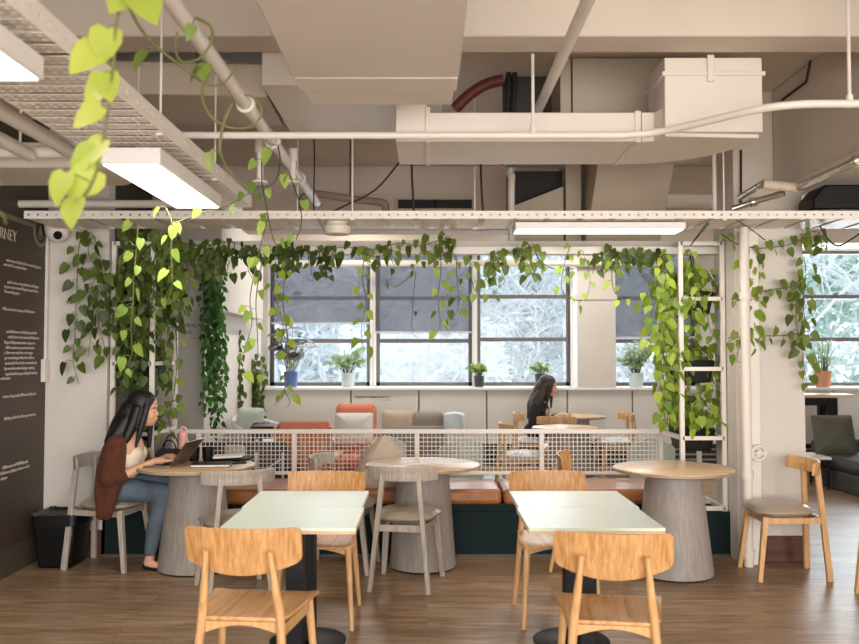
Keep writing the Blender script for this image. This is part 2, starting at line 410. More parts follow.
# ---------------------------------------------------------------- cable trays
def tray(name, label, L, w, loc, rz, hang, lip=.08, pitch=.105, rows=2, hv=.30):
    """tray along local +Y from 0..L, width w centred on x, underside at z=0"""
    t = thing(name, label, 'cable tray', loc, rz); gap = .03 if pitch < .2 else .045
    n = max(2, int(L/.063))
    for sx in (-1, 1):
        MB().perf((sx*w/2, 0, 0), (0, L, 0), (0, 0, lip), n, 1, .22, .2).perf((sx*w/2, 0, lip), (0, L, 0), (-sx*.018, 0, 0), n//8, 1, .05, .05).build('side_rail', TRAYW, t, solid=.003)
    s = MB(); k = int(L/pitch)
    for i in range(k):
        y = i*L/k
        s.perf((-w/2, y+gap/2, 0), (w, 0, 0), (0, L/k-gap, 0), max(4, int(w/.035)), rows, .5, hv)
    s.build('perforated_floor', TRAYW, t, solid=.003)
    for x, y, z in hang:
        MB().tube([(x, y, 0), (x, y, z-loc[2])], .006, 8).cbox((x, y, -.006), (.03, .03, .012)).build('hanger_rod', PIPEW, t, smooth=True)
    return t
ZT2 = 2.5
tray('cable_tray', 'long perforated white cable tray running from the viewer towards the back at upper left', 6.9, .47, (-1.425, -1.1, ZT2), 0,
     [(.22, 4.95, ZC), (.22, 5.95, 3.15), (-.22, 5.95, 3.15), (.22, 3.0, ZC), (-.22, 3.0, ZC), (.22, 1.1, ZC)])
tray('cable_tray', 'perforated white cable tray hung level across the whole room above the mesh railing', 8.7, .46, (5.95, 6.065, 2.43), 90,
     [(-.22, 3.92, ZC), (-.22, 6.46, ZC), (.2, 5.6, ZC), (.2, 6.9, ZC)], lip=.052, pitch=.22, rows=2, hv=.08)
# ---------------------------------------------------------------- ceiling lamps
def lamp(label, loc, w, L, rz=0, grp=None, h=.075):
    t = thing('ceiling_light', label, 'ceiling light', loc, rz, grp)
    MB().box((-w/2, 0, 0), (w/2, L, h)).build('lamp_body', LAMPB, t, bevel=.006)
    MB().box((-w/2+.014, .014, -.006), (w/2-.014, L-.014, .002)).build('diffuser', LIGHTP, t)
    for y in (.2, L-.2): MB().box((-.02, y, h-.005), (.02, y+.03, h+(.05 if h > .06 else .01))).build('mounting_bracket', WHITE, t)
    return t
lamp('white panel light under the left cable tray, cut off by the picture edge', (-1.36, 1.54, 2.375), .28, 1.17)
lamp('white panel light under the left cable tray above the seated woman in rust cardigan', (-1.36, 3.90, 2.375), .28, 1.18)
lamp('long white light under the cross tray, left of the right plant shelf', (1.79, 6.03, 2.372), .24, 1.18, 90, h=.048)
lamp('unseen added fill panel under the lounge ceiling at left, hidden behind the beam', (-.9, 9.7, 3.32), .28, 1.17)  # unseen fixture added to brighten the lounge
lamp('unseen added fill panel under the lounge ceiling at right, hidden behind the beam', (1.9, 9.7, 3.32), .28, 1.17)  # second hidden fixture, likewise added as lounge fill
lamp('unseen added fill panel hanging behind the viewer', (2.2, -1.4, 2.375), .28, 1.17)  # out-of-view fixture added as fill for the near room
# ---------------------------------------------------------------- ducts
d = thing('air_duct', 'wide flat white air duct overhead at top centre, running towards the windows', 'duct', (-.24, 0, 2.8))
MB().box((-.39, -1, 0), (.39, 3.98, .34)).build('duct_run', DUCTW, d, bevel=.006)
MB().box((-.385, 4.0, 0), (.385, 4.2, .34)).build('duct_collar', DUCTW, d, bevel=.006)
MB().hexa([(-.37, 4.21, .004), (.37, 4.21, .004), (.37, 4.44, .004), (-.37, 4.44, .004)], [(-.37, 4.21, .3), (.37, 4.21, .3), (.37, 4.44, .3), (-.37, 4.44, .3)]).build('duct_end', DUCTW, d, bevel=.006)
MB().box((-.68, 4.73, .2), (.33, 5.9, .5)).build('tapered_run', DUCTW, d, bevel=.006)
MB().box((-.3, 4.45, .1), (.15, 4.72, .3)).build('duct_neck', DUCTB, d)

d = thing('air_duct', 'white air duct crossing from the middle to a curved elbow and upright box at right', 'duct', (0, 0, 2.72))
MB().box((-.18, 4.88, 0), (.0, 5.47, .22)).box((.012, 4.88, 0), (1.22, 5.47, .17)).build('cross_run', DUCTW, d, bevel=.006)
MB().box((-.01, 4.872, -.008), (.018, 5.48, .2)).build('flange', DUCTW, d, bevel=.003)
MB().box((1.19, 4.872, -.006), (1.225, 5.475, .178)).build('flange', DUCTW, d, bevel=.003)
poly = [(1.23, 5.47)]+[(1.23+.64*math.sin(PI/2*k/14), 4.80+.67*math.cos(PI/2*k/14)) for k in range(15)]+[(1.33, 4.76), (1.30, 4.88), (1.23, 4.88)]
MB().prism(poly, 0, .17).build('curved_elbow', DUCTW, d, bevel=.004)
MB().box((1.325, 4.74, .02), (1.87, 5.1, .44)).build('upright_box', DUCTW, d, bevel=.006)
MB().box((1.31, 4.73, .335), (1.885, 5.11, .36)).box((1.56, 4.724, .30), (1.60, 4.74, .45)).build('collar', DUCTW, d, bevel=.003)

d = thing('air_duct', 'beige square duct above the right half of the white cross duct', 'duct', (1.25, 5.55, 2.9))
MB().hexa([(-.3, 0, .02), (.75, 0, .02), (.75, .8, .02), (-.3, .8, .02)], [(-.3, 0, .54), (.75, 0, .54), (.75, .8, .54), (-.3, .8, .54)]).build('duct_run', DUCTB, d, bevel=.006)
MB().hexa([(-.38, 0, 0), (-.31, 0, .06), (-.31, .8, .06), (-.38, .8, 0)], [(-.38, 0, .54), (-.31, 0, .54), (-.31, .8, .54), (-.38, .8, .54)]).build('side_panel', DUCTB, d, bevel=.004)
d = thing('air_duct', 'beige duct dropping down behind the cross tray left of the hanger pole', 'duct', (1.25, 7.6, 2.5))
MB().hexa([(.16, .0, 0), (.82, 0, 0), (.82, .7, 0), (.16, .7, 0)], [(.22, -.55, .94), (.86, -.55, .94), (.86, .7, .94), (.22, .7, .94)]).build('duct_run', DUCTB, d, bevel=.006)
MB().box((.0, .1, 0), (.14, .5, .95)).build('side_post', DUCTB, d, bevel=.004)
MB().hexa([(-.48, .1, .0), (-.02, .1, .0), (-.02, .5, 0), (-.48, .5, .0)], [(-.48, .1, .34), (-.02, .1, .52), (-.02, .5, .52), (-.48, .5, .34)]).build('sloped_panel', DUCTB, d, bevel=.004)
MB().box((-.5, .3, .36), (.0, .5, .7)).build('dark_gap_block', SLOT, d)  # solid dark block standing in for an open gap
single(MB().box((.58, 5.95, 2.86), (.98, 6.2, ZC)).box((.55, 5.92, 2.86), (.59, 6.2, ZC)).box((.97, 5.92, 2.86), (1.0, 6.2, ZC)), 'electrical_cabinet', paint('dark_cabinet', S(58, 50, 42), .6, .15, 6),
       'dark metal cabinet high in the gap between ceiling beam and cross duct', 'cabinet', bevel=.004)
# left ducts behind tray
d = thing('air_duct', 'beige box duct below the ceiling beam at upper left', 'duct', (-1.75, 5.0, 2.9))
MB().hexa([(-.9, .05, .17), (.80, .05, .13), (.80, .62, .11), (-.9, .62, .15)], [(-.9, 0, .35), (.80, 0, .31), (.80, .62, .45), (-.9, .62, .5)]).build('duct_run', DUCTB, d, bevel=.006)
MB().box((.55, -.012, .125), (.575, .005, .33)).build('strap', DUCTB, d)
for x in (-.6, .3): MB().box((x, .3, .4), (x+.02, .32, .55)).build('hanger', DUCTB, d)
d = thing('air_duct', 'white rounded duct under the ceiling near the dark lettered wall', 'duct', (-2.2, 4.9, 2.52))
MB().prism(rrect(.9, .55, .1), 0, .14).build('duct_run', DUCTW, d, bevel=.03)
MB().box((-.655, -.2, .06), (-.44, .2, .12)).build('bracket', DUCTW, d)
for x in (-.3, .3): MB().tube([(x, 0, .12), (x, 0, .93)], .008, 8).build('hanger', DUCTW, d)

# ---------------------------------------------------------------- pipes
def pipe(name, label, pts, r, mat=PIPEW, cat='pipe', group=None, coll=(), n=12, extra=None):
    o = Vector(pts[0]); t = thing(name, label, cat, o, 0, group)
    MB().tube([Vector(p)-o for p in pts], r, n).build('pipe_run', mat, t, smooth=True)
    for c, ax in coll:
        c = Vector(c)-o; a = Vector(ax)*.022
        MB().tube([c-a, c+a], r*1.45, n).build('collar', mat, t, smooth=True)
    if extra: extra(t, o)
    return t
Z = 2.8
def spr(t, o):
    for px, py, Y, L in ((260, 150, 5.4, .2), (293, 158, 5.75, .16)):
        p = P(px, py, Y)-o
        MB().lathe([(.022, -L), (.022, -.02), (.034, -.02), (.034, .05), (.03, .06)], 14, p).build('sprinkler_drop', PIPEW, t, smooth=True)
        MB().lathe([(.05, -L-.012), (.05, -L), (.01, -L+.02)], 16, p).build('sprinkler_plate', PIPEW, t, smooth=True)
pipe('sprinkler_main', 'thick white pipe slanting down from top left past the flat duct', [(-.94, -1, Z), (-.94, 7.3, Z)], .034, coll=[((-.94, 4.42, Z), (0, 1, 0)), ((-.94, 5.2, Z), (0, 1, 0)), ((-.94, 6.3, Z), (0, 1, 0))], extra=spr)
pipe('conduit_pipe', 'white pipe passing over the middle cross duct from the top centre', cr([(.69, -1, 3.02), (.69, 4, 3.02), (.69, 6.9, 3.02), (.70, 7.05, 2.98), (.70, 7.1, 2.85), (.70, 7.1, 2.45)], 4), .03)
def drops(t, o):
    for px, y in ((533, 4.66), (850, 4.13)):
        x = P(px, 120, y).x
        MB().tube([Vector((x, y, 2.7))-o, Vector((x, y, 3.15 if y > 4.4 else ZC))-o], .009, 8).tube([Vector((x, y, 2.7))-o, Vector((x, y, 2.76))-o], .017, 8).build('hanger', PIPEW, t, smooth=True)
pts = [(-1.5, 4.66, 2.7), (.8, 4.66, 2.7), (1.12, 4.64, 2.7), (1.3, 4.56, 2.705), (1.62, 4.22, 2.712), (1.8, 4.13, 2.714), (2.02, 4.12, 2.715), (2.57, 4.12, 2.715)]
pipe('sprinkler_pipe', 'thin white pipe crossing in front of the ducts and stepping up at right', cr(pts, 5), .02, extra=drops)
pipe('conduit_pipe', 'white pipe running level into the left cable tray above the panel light', [(-2.86, 4.4, 2.545), (-1.66, 4.4, 2.545)], .032, coll=[((-2.3, 4.4, 2.545), (1, 0, 0))], extra=lambda t, o: MB().tube([Vector((-2.1, 4.4, 2.56))-o, Vector((-2.1, 4.4, ZC))-o], .007, 8).build('hanger', PIPEW, t, smooth=True))
pipe('conduit_pipe', 'upper white pipe slanting beside the left cable tray at the picture edge', [(-1.82, 1, 2.54), (-1.82, 4.2, 2.54), (-1.83, 4.36, 2.54)], .036, extra=lambda t, o: [MB().tube([Vector((-1.82, y, 2.56))-o, Vector((-1.82, y, ZC))-o], .007, 8).build('hanger', PIPEW, t, smooth=True) for y in (1.5, 3.6)])
pipe('conduit_pipe', 'lower white pipe slanting beside the left cable tray at the picture edge', [(-2.02, 1, 2.52), (-2.02, 4.2, 2.52), (-2.03, 4.36, 2.52)], .034, extra=lambda t, o: [MB().tube([Vector((-2.02, y, 2.54))-o, Vector((-2.02, y, ZC))-o], .007, 8).build('hanger', PIPEW, t, smooth=True) for y in (1.5, 3.6)])
pipe('tray_rail', 'white rod ending above the security camera at far left', [(-2.86, 6.0, 2.56), (-1.7, 6.0, 2.56)], .028)
pipe('drain_pipe', 'dark grey pipe elbow hanging behind the cross tray left of the vent', cr([P(300, 212, 7.6), P(303, 198, 7.6), P(315, 194, 7.6), P(350, 199, 7.6), P(378, 202, 7.6), P(385, 205, 7.6), P(386, 216, 7.6)], 5), .035, paint('grey_pipe', S(150, 132, 112), .6, .1, 8), extra=lambda t, o: MB().tube([P(350, 199, 7.6)-o, Vector((P(350, 199, 7.6).x, 7.6, ZC))-o], .006, 8).build('hanger', CABLE, t, smooth=True))
pipe('riser_pipe', 'slim white hanger pole rising from the cross tray to the curved duct', [(P(717, 220, 6.15).x, 6.2, 2.5), (P(717, 220, 6.15).x, 6.2, ZC)], .016)
q = lambda px, py, Y: P(px, py, Y)
pipe('chrome_pipe', 'long shiny chrome pipe under the right soffit with an insulated bend', [(2.48, 1.6, 2.62), (2.48, 5.72, 2.62)], .026, CHROME, coll=[((2.48, 4.9, 2.62), (0, 1, 0))],
     extra=lambda t, o: [MB().tube([Vector(a)-o, Vector(b)-o], .034, 12).build('insulation', FOIL, t, smooth=True) for a, b in [((2.48, 5.72, 2.62), tuple(q(763, 184, 5.75)))]] +
     [MB().tube([q(762, 184, 5.75)-o, q(741, 197, 6.1)-o], .024, 12).build('chrome_bend', CHROME, t, smooth=True)])
pipe('chrome_pipe', 'short lower chrome pipe lying just above the cross tray left of the column', [q(732, 209, 6.0), q(753, 202, 5.95), q(784, 193, 5.8)], .022, CHROME, coll=[(q(753, 202, 5.95), (1, 0, .2))])
pipe('conduit_pipe', 'dark thin conduit kinked along the beige soffit at top right', [P(811, 50, 5.62), P(811, 58, 5.62), P(806, 82, 5.7), P(782, 100, 6.08)], .009, CABLE)
pipe('ventilation_grille_cable', 'loose black cable slung down to the cross tray beside the flat duct', cr([P(401, 160, 6.3), P(375, 190, 6.3), P(340, 208, 6.3), P(322, 217, 6.3)], 5), .007, CABLE, 'cable').name = 'hanging_cable'
for px, y0, lab in ((313.5, 140, 'thin dark cable dropping behind the thick white sprinkler pipe'), (411, 158, 'doubled black cable dropping under the left end of the cross duct'), (480, 158, 'black cable dropping under the cross duct left of the vent pole')):
    pipe('hanging_cable', lab, [P(px, y0-28, 6.2), P(px+1, y0+20, 6.2), P(px+(3 if px > 400 else 0), 214, 6.2)], .008 if px > 400 else .005, CABLE, 'cable')
pipe('flexible_hose', 'dark red flexible hose curving behind the flat duct near top centre', cr([P(455, 109, 5.9), P(468, 96, 5.9), P(485, 85, 5.9), P(503, 80, 5.9)], 6), .04, CABLER, 'hose')
for px, lab in ((508, 'left black cable bundle standing beside the dark high cabinet'), (514, 'right black cable bundle standing beside the dark high cabinet')):
    pipe('cable_bundle', lab, [P(px, 55, 5.9), P(px+1, 85, 5.85), P(px-1, 112, 5.85)], .016, CABLE, 'cable')
pipe('hanging_cable', 'black cable looped over the tray between the right plant shelf and the column', cr([P(716, 212, 5.98), P(700, 232, 5.98), P(690, 246, 6.2)], 4)+cr([P(717, 214, 5.97), P(740, 222, 5.97), P(765, 240, 6.1)], 4), .0035, CABLE, 'cable')
pipe('hanging_cable', 'dark cable running straight down the upper part of the white column', [P(741, 150, 6.28), P(741, 206, 6.28)], .008, CABLE, 'cable')
pipe('hanging_cable', 'black cable sagging below the tray in front of the right window', cr([P(820, 226, 6.1), P(828, 239, 6.1), P(838, 246, 6.1), P(850, 240, 6.1), P(862, 232, 6.1)], 5), .006, CABLE, 'cable')
# vent grille on rear beam
o = P(435, 204, 8.78); t = thing('vent_grille', 'black slotted vent grille high on the wall behind the cross tray', 'vent', (o.x, 8.78, o.z))
MB().box((-.42, 0, -.07), (.42, .02, .07)).build('frame', DUCTB, t)
MB().box((-.38, -.004, -.045), (.38, .0, .045)).build('backing', SLOT, t)
s = MB()
for k in range(5): s.box((-.38, -.012, -.036+k*.018-.003), (.38, -.004, -.036+k*.018+.001))
s.box((-.01, -.014, -.045), (.01, -.004, .045)); s.build('slats', BLACKM, t)
struct('bulkhead_back', MB().box((-1.9, 8.8, 2.78), (1.1, 9.1, 3.15)), CEIL)
# smoke detector and security camera, speaker
p = P(337, 230, 6.0); t = thing('smoke_detector', 'round cream smoke detector under the cross tray left of middle', 'smoke detector', (p.x, 6.0, 2.345))
MB().lathe([(.09, 0), (.098, .03), (.098, .055), (.085, .062)], 28).build('cover', DETECT, t, smooth=True)
MB().lathe([(.075, .062), (.075, .085)], 28).build('base', DETECT, t, smooth=True)
p = P(57, 230, 6.36); t = thing('security_camera', 'white dome security camera at the top corner of the dark wall', 'camera', (p.x, 6.37, p.z))
MB().lathe([(.092, .0), (.095, .03), (.09, .045), (.06, .05)], 24).build('base', WHITE, t, smooth=True)
MB().ball((0, 0, -.005), .088, 12).build('dome', WHITE, t, smooth=True)
MB().tube([(.03, -.06, -.04), (.036, -.082, -.052)], .03, 20).build('lens', BLACK, t, smooth=True)
p = P(838, 205, 5.9); t = thing('loudspeaker', 'black loudspeaker lying on the cross tray at the right edge', 'loudspeaker', (p.x+.15, 6.02, 2.505))
poly = [(-.32, 0), (.32, 0), (.32, .17), (-.24, .17), (-.32, .08)]
MB().prism(poly, -.13, .13, Matrix.Rotation(PI/2, 4, 'X')).build('body', BLACK, t, bevel=.012)
MB().tube([(.02, -.13, .105), (.02, -.135, .105)], .028, 20).build('badge', LETTER, t)
# trunking + switch by the dark wall
t = thing('cable_trunking', 'slim white trunking with switch box at the edge of the dark wall', 'trunking', (X0, 6.4, 1.3))
MB().box((.001, .02, .17), (.02, .045, 1.15)).build('trunking', WHITE, t)
MB().box((.001, -.03, .0), (.035, .05, .17)).build('switch_box', WHITE, t, bevel=.005)
# drain pipes at column
t = thing('downpipe', 'tall white round pipe standing between the right plant shelf and the column', 'pipe', (2.285, 6.17, 0))
MB().tube([(0, 0, 0), (0, 0, 2.42)], .033, 16).build('pipe_run', WHITE, t, smooth=True)
for z in (.62, .06, 1.9): MB().tube([(0, 0, z), (0, 0, z+.05)], .043, 16).build('collar', WHITE, t, smooth=True)
t = thing('valve', 'white valve wheel fixed to the column trim beside the round downpipe', 'valve', (2.37, 6.195, .80))
MB().tube([(.05*math.cos(2*PI*k/20), -.02, .05*math.sin(2*PI*k/20)) for k in range(21)], .012, 8).build('wheel', WHITE, t, smooth=True)
MB().tube([(0, 0.004, 0), (0, -.03, 0)], .022, 12).bar((-.05, -.02, 0), (.05, -.02, 0), .012, .012, side=(0, 0, 1)).build('stem', WHITE, t, smooth=True)
# ---------------------------------------------------------------- lettering on the dark wall
def text(body, size, mat, name, parent=None, M=None, align='LEFT', ext=.002, bold=0):
    c = bpy.data.curves.new('txt', 'FONT'); c.body = body; c.size = size; c.extrude = ext; c.align_x = align; c.offset = bold
    c.resolution_u = 3
    o = bpy.data.objects.new('txt', c); COL.objects.link(o)
    dg = bpy.context.evaluated_depsgraph_get(); me = bpy.data.meshes.new_from_object(o.evaluated_get(dg))
    bpy.data.objects.remove(o); me.materials.clear(); me.materials.append(mat)
    r = bpy.data.objects.new(name, me); COL.objects.link(r)
    if parent: r.parent = parent
    if M: r.matrix_local = M
    return r
WM = Matrix(((0, 0, 1, 0), (1, 0, 0, 0), (0, 1, 0, 0), (0, 0, 0, 1)))
def wallpos(px, py):
    y = 2.86*F/(CX-px); return y, P(px, py, y).z
board = thing('wall_sign', 'pale printed text and round emblem on the dark brown left wall', 'sign', (X0+.003, 6.3, 0))
def wl(body, px, py, size, align='RIGHT', bold=0, name='text_line', kx=.86):
    y, z = wallpos(px, py)
    text(body, size, LETTER, name, board, Matrix.Translation((0, y-6.3, z)) @ WM @ Matrix.Diagonal((kx, 1, 1, 1)), align, bold=bold-.0008)
wl('JOURNEY', 14.5, 242.3, .112, bold=0, name='heading', kx=.86)
for body, px, py in [("tution opened Sydney's first coworking space,", 39.5, 269), ("and with 11 startup founders.", 25.5, 270.5),
                     ("quick access, startup founder and Project", 37.5, 288.5), ("ney co-convened and Project investor Peter", 37, 293), ("ill coworking space.", 19, 295),
                     ("Office to launch startups and Fishburners", 34, 313.5),
                     ("oned Fishburners and helped spread the", 36.5, 334.5), ("early believers that inducted Fishburners", 38.5, 339.5), ("Project Hollywood members migrate to", 35, 344.6), ("didn't continue to spread and settle a", 34.5, 349.4),
                     ("s. There were only three sites to get", 32.5, 354.2), ("g or something possible, from skills to", 34, 359), ("ur own deal. For the first six months, the", 37, 364), ("sly run with members doing everything", 34.5, 369), ("ing the bookkeeping, making the website,", 37.5, 374), ("to between.", 11, 379.5),
                     ("w floors that provide 100 more desks and", 36, 395), ("Building and the first Sloe space beat the", 36.5, 415.5),
                     ("1,000 events and 400,000 people", 30, 462.5), ("Fishburners Sydney welcomes to the", 31.5, 467.2), ("next chapter.", 10, 478.5)]:
    wl(body, px, py, .033)
y, z = wallpos(38, 232); em = MB()
ring = [(.002, y-6.3+.098*math.cos(2*PI*k/40), z+.098*math.sin(2*PI*k/40)) for k in range(41)]
def flat(mb, pts, w):
    for a, b in zip(pts[:-1], pts[1:]): mb.bar((0.002, a[0], a[1]), (0.002, b[0], b[1]), w, .004, side=(0, -(b[1]-a[1]), b[0]-a[0]))
pr = [(p[1], p[2]) for p in ring]
flat(em, pr, .03); em.build('emblem_ring', EMBLEM, board)
m = MB(); y0 = y-6.3
flat(m, [(y0, z+.05), (y0+.018, z), (y0+.036, z-.03), (y0, z-.055), (y0-.036, z-.03), (y0-.018, z), (y0, z+.05)], .009)
flat(m, [(y0, z+.04), (y0, z-.03)], .008); m.build('emblem_mark', EMBLEM, board)
m = MB(); flat(m, [(y0-.11, z+.035), (y0-1.2, z+.035)], .034); m.build('timeline_bar', EMBLEM, board)
# ---------------------------------------------------------------- window cabinets
edges = [-2.3, -1.03, -.11, .81, 1.90, 2.78, 3.68, 4.6, 5.5, 6.7]
cl = ['white low cabinet under the blue pot at the left end', 'white low cabinet with a small printed quote under the middle window', 'white low cabinet left of the small dark potted bush', 'white low cabinet under the small dark potted bush',
      'white low cabinet behind the woman in black', 'white low cabinet under the white column', 'white low cabinet under the pale grey potted tree', 'white low cabinet behind the right column', 'white low cabinet behind the black counter table']
for i in range(9):
    a, b = edges[i], edges[i+1]
    t = thing('low_cabinet', cl[i], 'cabinet', ((a+b)/2, 11.8, 0), 0, 'white cabinets along the window wall')
    h = (b-a)/2-.008
    MB().box((-h, -.1, .3), (h, .18, 1.025)).build('body', CAB, t)
    MB().box((-h, -.125, .3), (h, -.105, 1.02)).build('front_panel', CAB, t, bevel=.003)
    MB().box((-h-.008, -.02, 0), (h+.008, .18, .3)).build('recessed_plinth', SLOT, t)
    k = MB()
    for z in (.07, .14, .21): k.box((-h, -.06, z), (h, -.03, z+.02))
    k.build('grille', GREYC, t)
    if i == 1:
        text('Creativity is contagious, pass it on', .034, INK, 'quote_text', t, Matrix.Translation((-.41, -.127, .925)) @ Matrix.Rotation(PI/2, 4, 'X'), ext=.001, bold=.0012)
        text('Albert Einstein', .016, INK, 'quote_credit', t, Matrix.Translation((-.02, -.127, .885)) @ Matrix.Rotation(PI/2, 4, 'X'), ext=.001)
single(MB().box((-2.3, 11.62, 1.027), (6.75, 11.99, 1.065)), 'window_sill_worktop', SILLW, 'long white sill top running along all the windows above the low cabinets', 'worktop', bevel=.004)
# text on lounge wall
p = P(183, 329, 8.9); t = thing('wall_lettering', 'two small lines of grey lettering on the white wall right of the left shelf', 'lettering', (p.x, 8.897, p.z))
text('IDEAS ARE AND', .052, INK, 'text_line', t, Matrix.Translation((0, 0, 0.02)) @ Matrix.Rotation(PI/2, 4, 'X'), ext=.001)
text('THE', .05, INK, 'text_line', t, Matrix.Translation((0, 0, -.05)) @ Matrix.Rotation(PI/2, 4, 'X'), ext=.001)
text('community in here', .03, EMBLEM, 'text_line', t, Matrix.Translation((.06, 0, -.1)) @ Matrix.Rotation(PI/2, 4, 'X'), ext=.001)
# ---------------------------------------------------------------- furniture
def slab(outline, fn, t, rings=6, mb=None):
    """solid panel: outline (a,b) filled with rings; fn(a,b,rr,side)->xyz ; side +1 top, -1 bottom"""
    mb = mb or MB(); n = len(outline); o = 0
    ca = sum(p[0] for p in outline)/n; cb = sum(p[1] for p in outline)/n
    vs = []; fs = []
    for side in (1, -1):
        base = len(vs); vs.append(fn(ca, cb, 0, side))
        for r in range(1, rings+1):
            k = r/rings
            for a, b in outline: vs.append(fn(ca+(a-ca)*k, cb+(b-cb)*k, k, side))
        for i in range(n):
            j = (i+1) % n
            f = (base, base+1+i, base+1+j); fs.append(f if side > 0 else f[::-1])
            for r in range(rings-1):
                q = (base+1+r*n+i, base+1+(r+1)*n+i, base+1+(r+1)*n+j, base+1+r*n+j); fs.append(q if side > 0 else q[::-1])
    m = 1+rings*n
    for i in range(n):
        j = (i+1) % n; fs.append((1+(rings-1)*n+i, m+1+(rings-1)*n+i, m+1+(rings-1)*n+j, 1+(rings-1)*n+j))
    return mb.add([tuple(v) for v in vs], fs)
def puff(w, d, r, z0, z1, crown=.012, edge=.35, w2=None, n=6):
    """upholstered pad with rounded rim"""
    h = (z1-z0)/2; zm = (z0+z1)/2
    f = lambda a, b, k, s: (a, b, zm + s*h*(1-(max(0, k-edge)/(1-edge))**3*.85) + s*crown*(1-k*k))
    return slab(rrect(w, d, r, n, w2), f, 0, 9)

def chair_ply(label, loc, rz, group):
    t = thing('dining_chair', label, 'chair', loc, rz, group)
    f = lambda a, b, k, s: (a, b, .448+s*.0075+.035*(a*a)/.05*.35-.012*(1-k*k)-(.012*((b-.14)/.07)**2 if b > .14 else 0))
    slab(rrect(.455, .42, .055, 6, .37), f, 0, 8).build('seat', OAKY, t, smooth=True, bevel=.003)
    ol = []
    for a, b in rrect(.465, .185, .024, 6):
        ol.append((a, b+(.05*(a/.23)**2 if b < 0 else 0)))
    # extra points along the long edges so the curve reads
    full = []
    for i in range(len(ol)):
        p, q = ol[i], ol[(i+1) % len(ol)]
        full.append(p)
        if abs(p[0]-q[0]) > .2:
            for k in range(1, 10):
                a = p[0]+(q[0]-p[0])*k/10; b0 = -.0925 if p[1] < 0 else .0925
                full.append((a, b0+(.05*(a/.23)**2 if b0 < 0 else 0)))
    g = lambda a, b, k, s: (a, -.232-.16*b+.055*(a/.23)**2+s*.0065, .712+b)
    slab(full, g, 0, 6).build('backrest', OAKV, t, smooth=True, bevel=.002)
    for sx in (-1, 1):
        pts = cr([(sx*.185, -.275, 0), (sx*.158, -.205, .42), (sx*.142, -.222, .56), (sx*.125, -.252, .722)], 5)
        m = len(pts); rs = [.0125+.006*math.sin(PI*min(1, i/(m-1)*1.15)) for i in range(m)]
        MB().tube(pts, rs, 14).build('leg', OAK, t, smooth=True)
        MB().tube([(sx*.215, .205, 0), (sx*.185, .15, .435)], [.0125, .019], 14).build('leg', OAK, t, smooth=True)
    fr = MB()
    for sx in (-1, 1): fr.bar((sx*.157, -.2, .405), (sx*.184, .15, .41), .022, .045, side=(1, 0, 0))
    for y, x in ((-.195, .155), (.145, .18)):
        n = 12
        lo = [(-x+2*x*i/n, .442-.05+.034*math.sin(PI*i/n)) for i in range(n+1)]
        fr.prism(lo+[(x, .442), (-x, .442)], -.011, .011, Matrix.Translation((0, y, 0)) @ Matrix.Rotation(PI/2, 4, 'X'))
    fr.build('seat_frame', OAK, t, bevel=.003)
    return t
def chair_pad(label, loc, rz, group, wm, pm):
    t = thing('dining_chair', label, 'chair', loc, rz, group)
    puff(.425, .42, .14, .418, .485, .010, .55, w2=.39).build('seat', pm, t, smooth=True)
    g = lambda a, b, k, s: (.232*math.sin(a*1.12)/math.sin(1.12), -.25+.10*(1-math.cos(a*1.12))/(1-math.cos(1.12))+s*.0115-.1*b, .742+b)
    ol = []
    n = 16
    for i in range(n+1): ol.append((-1+2*i/n, .047-.004*abs(-1+2*i/n)**2))
    for i in range(n+1): ol.append((1-2*i/n, -.047+.008*abs(1-2*i/n)**2))
    slab(ol, g, 0, 4).build('backrest', wm, t, smooth=True, bevel=.006)
    for sx in (-1, 1):
        MB().bar((sx*.19, -.265, 0), (sx*.115, -.222, .75), .029, .040, .032, .034).build('leg', wm, t, bevel=.004)
        MB().bar((sx*.205, .2, 0), (sx*.168, .145, .42), .033, .03, .044, .038).build('leg', wm, t, bevel=.004)
    fr = MB()
    for sx in (-1, 1): fr.bar((sx*.15, -.235, .395), (sx*.168, .15, .395), .022, .04, side=(1, 0, 0))
    fr.box((-.165, .13, .375), (.165, .152, .418)).box((-.15, -.235, .375), (.15, -.213, .418)).build('seat_frame', wm, t, bevel=.003)
    return t
GA = 'oak plywood chairs at the square tables'; GB = 'grey-stained chairs with padded seats'; GCc = 'oak chairs with padded seats'
A0 = chair_ply('nearest oak plywood chair at lower left, seen from behind', (-.715, 3.64, 0), -5, GA)
def A(loc, rz, lab): return dup(A0, loc, rz, lab)
A((.76, 3.61, 0), -8, 'nearest oak plywood chair at lower right, seen from behind')
A((-.61, 4.96, 0), 176, 'oak plywood chair facing the viewer across the left mint table')
A((.73, 4.98, 0), 184, 'oak plywood chair facing the viewer across the right mint table')
A((1.17, 6.12, 0), -106, 'oak plywood chair turned sideways before the bench by the right round table')
B0 = chair_pad('grey chair with padded seat that the woman in the rust cardigan sits on', (-2.24, 6.20, 0), -100, GB, GREYW, TAUPE)
def B(loc, rz, lab): return dup(B0, loc, rz, lab)
B((-1.24, 5.56, 0), 22, 'grey padded chair with its back to the viewer at the woman\'s laptop table')
B((-.13, 5.74, 0), -10, 'grey padded chair with its back to the viewer at the middle round table')
B((-.575, 6.14, 0), -98, 'grey padded chair seen edge-on, mostly hidden left of the middle round table')
C0 = chair_pad('oak chair with taupe padded seat facing left, alone before the white column', (2.405, 5.94, 0), 88, GCc, OAK, TAUPE)
dup(C0, (2.985, 5.3, 0), -90, 'oak chair cut off by the right edge of the picture')
D0 = chair_pad('oak chair with pale seat turned sideways left of the nearer lounge table', (1.02, 9.1, 0), -82, 'lounge chairs behind the mesh railing', OAK, WHITEPAD)
dup(D0, (1.33, 10.7, 0), -90, 'oak chair under the woman in black at the window table')
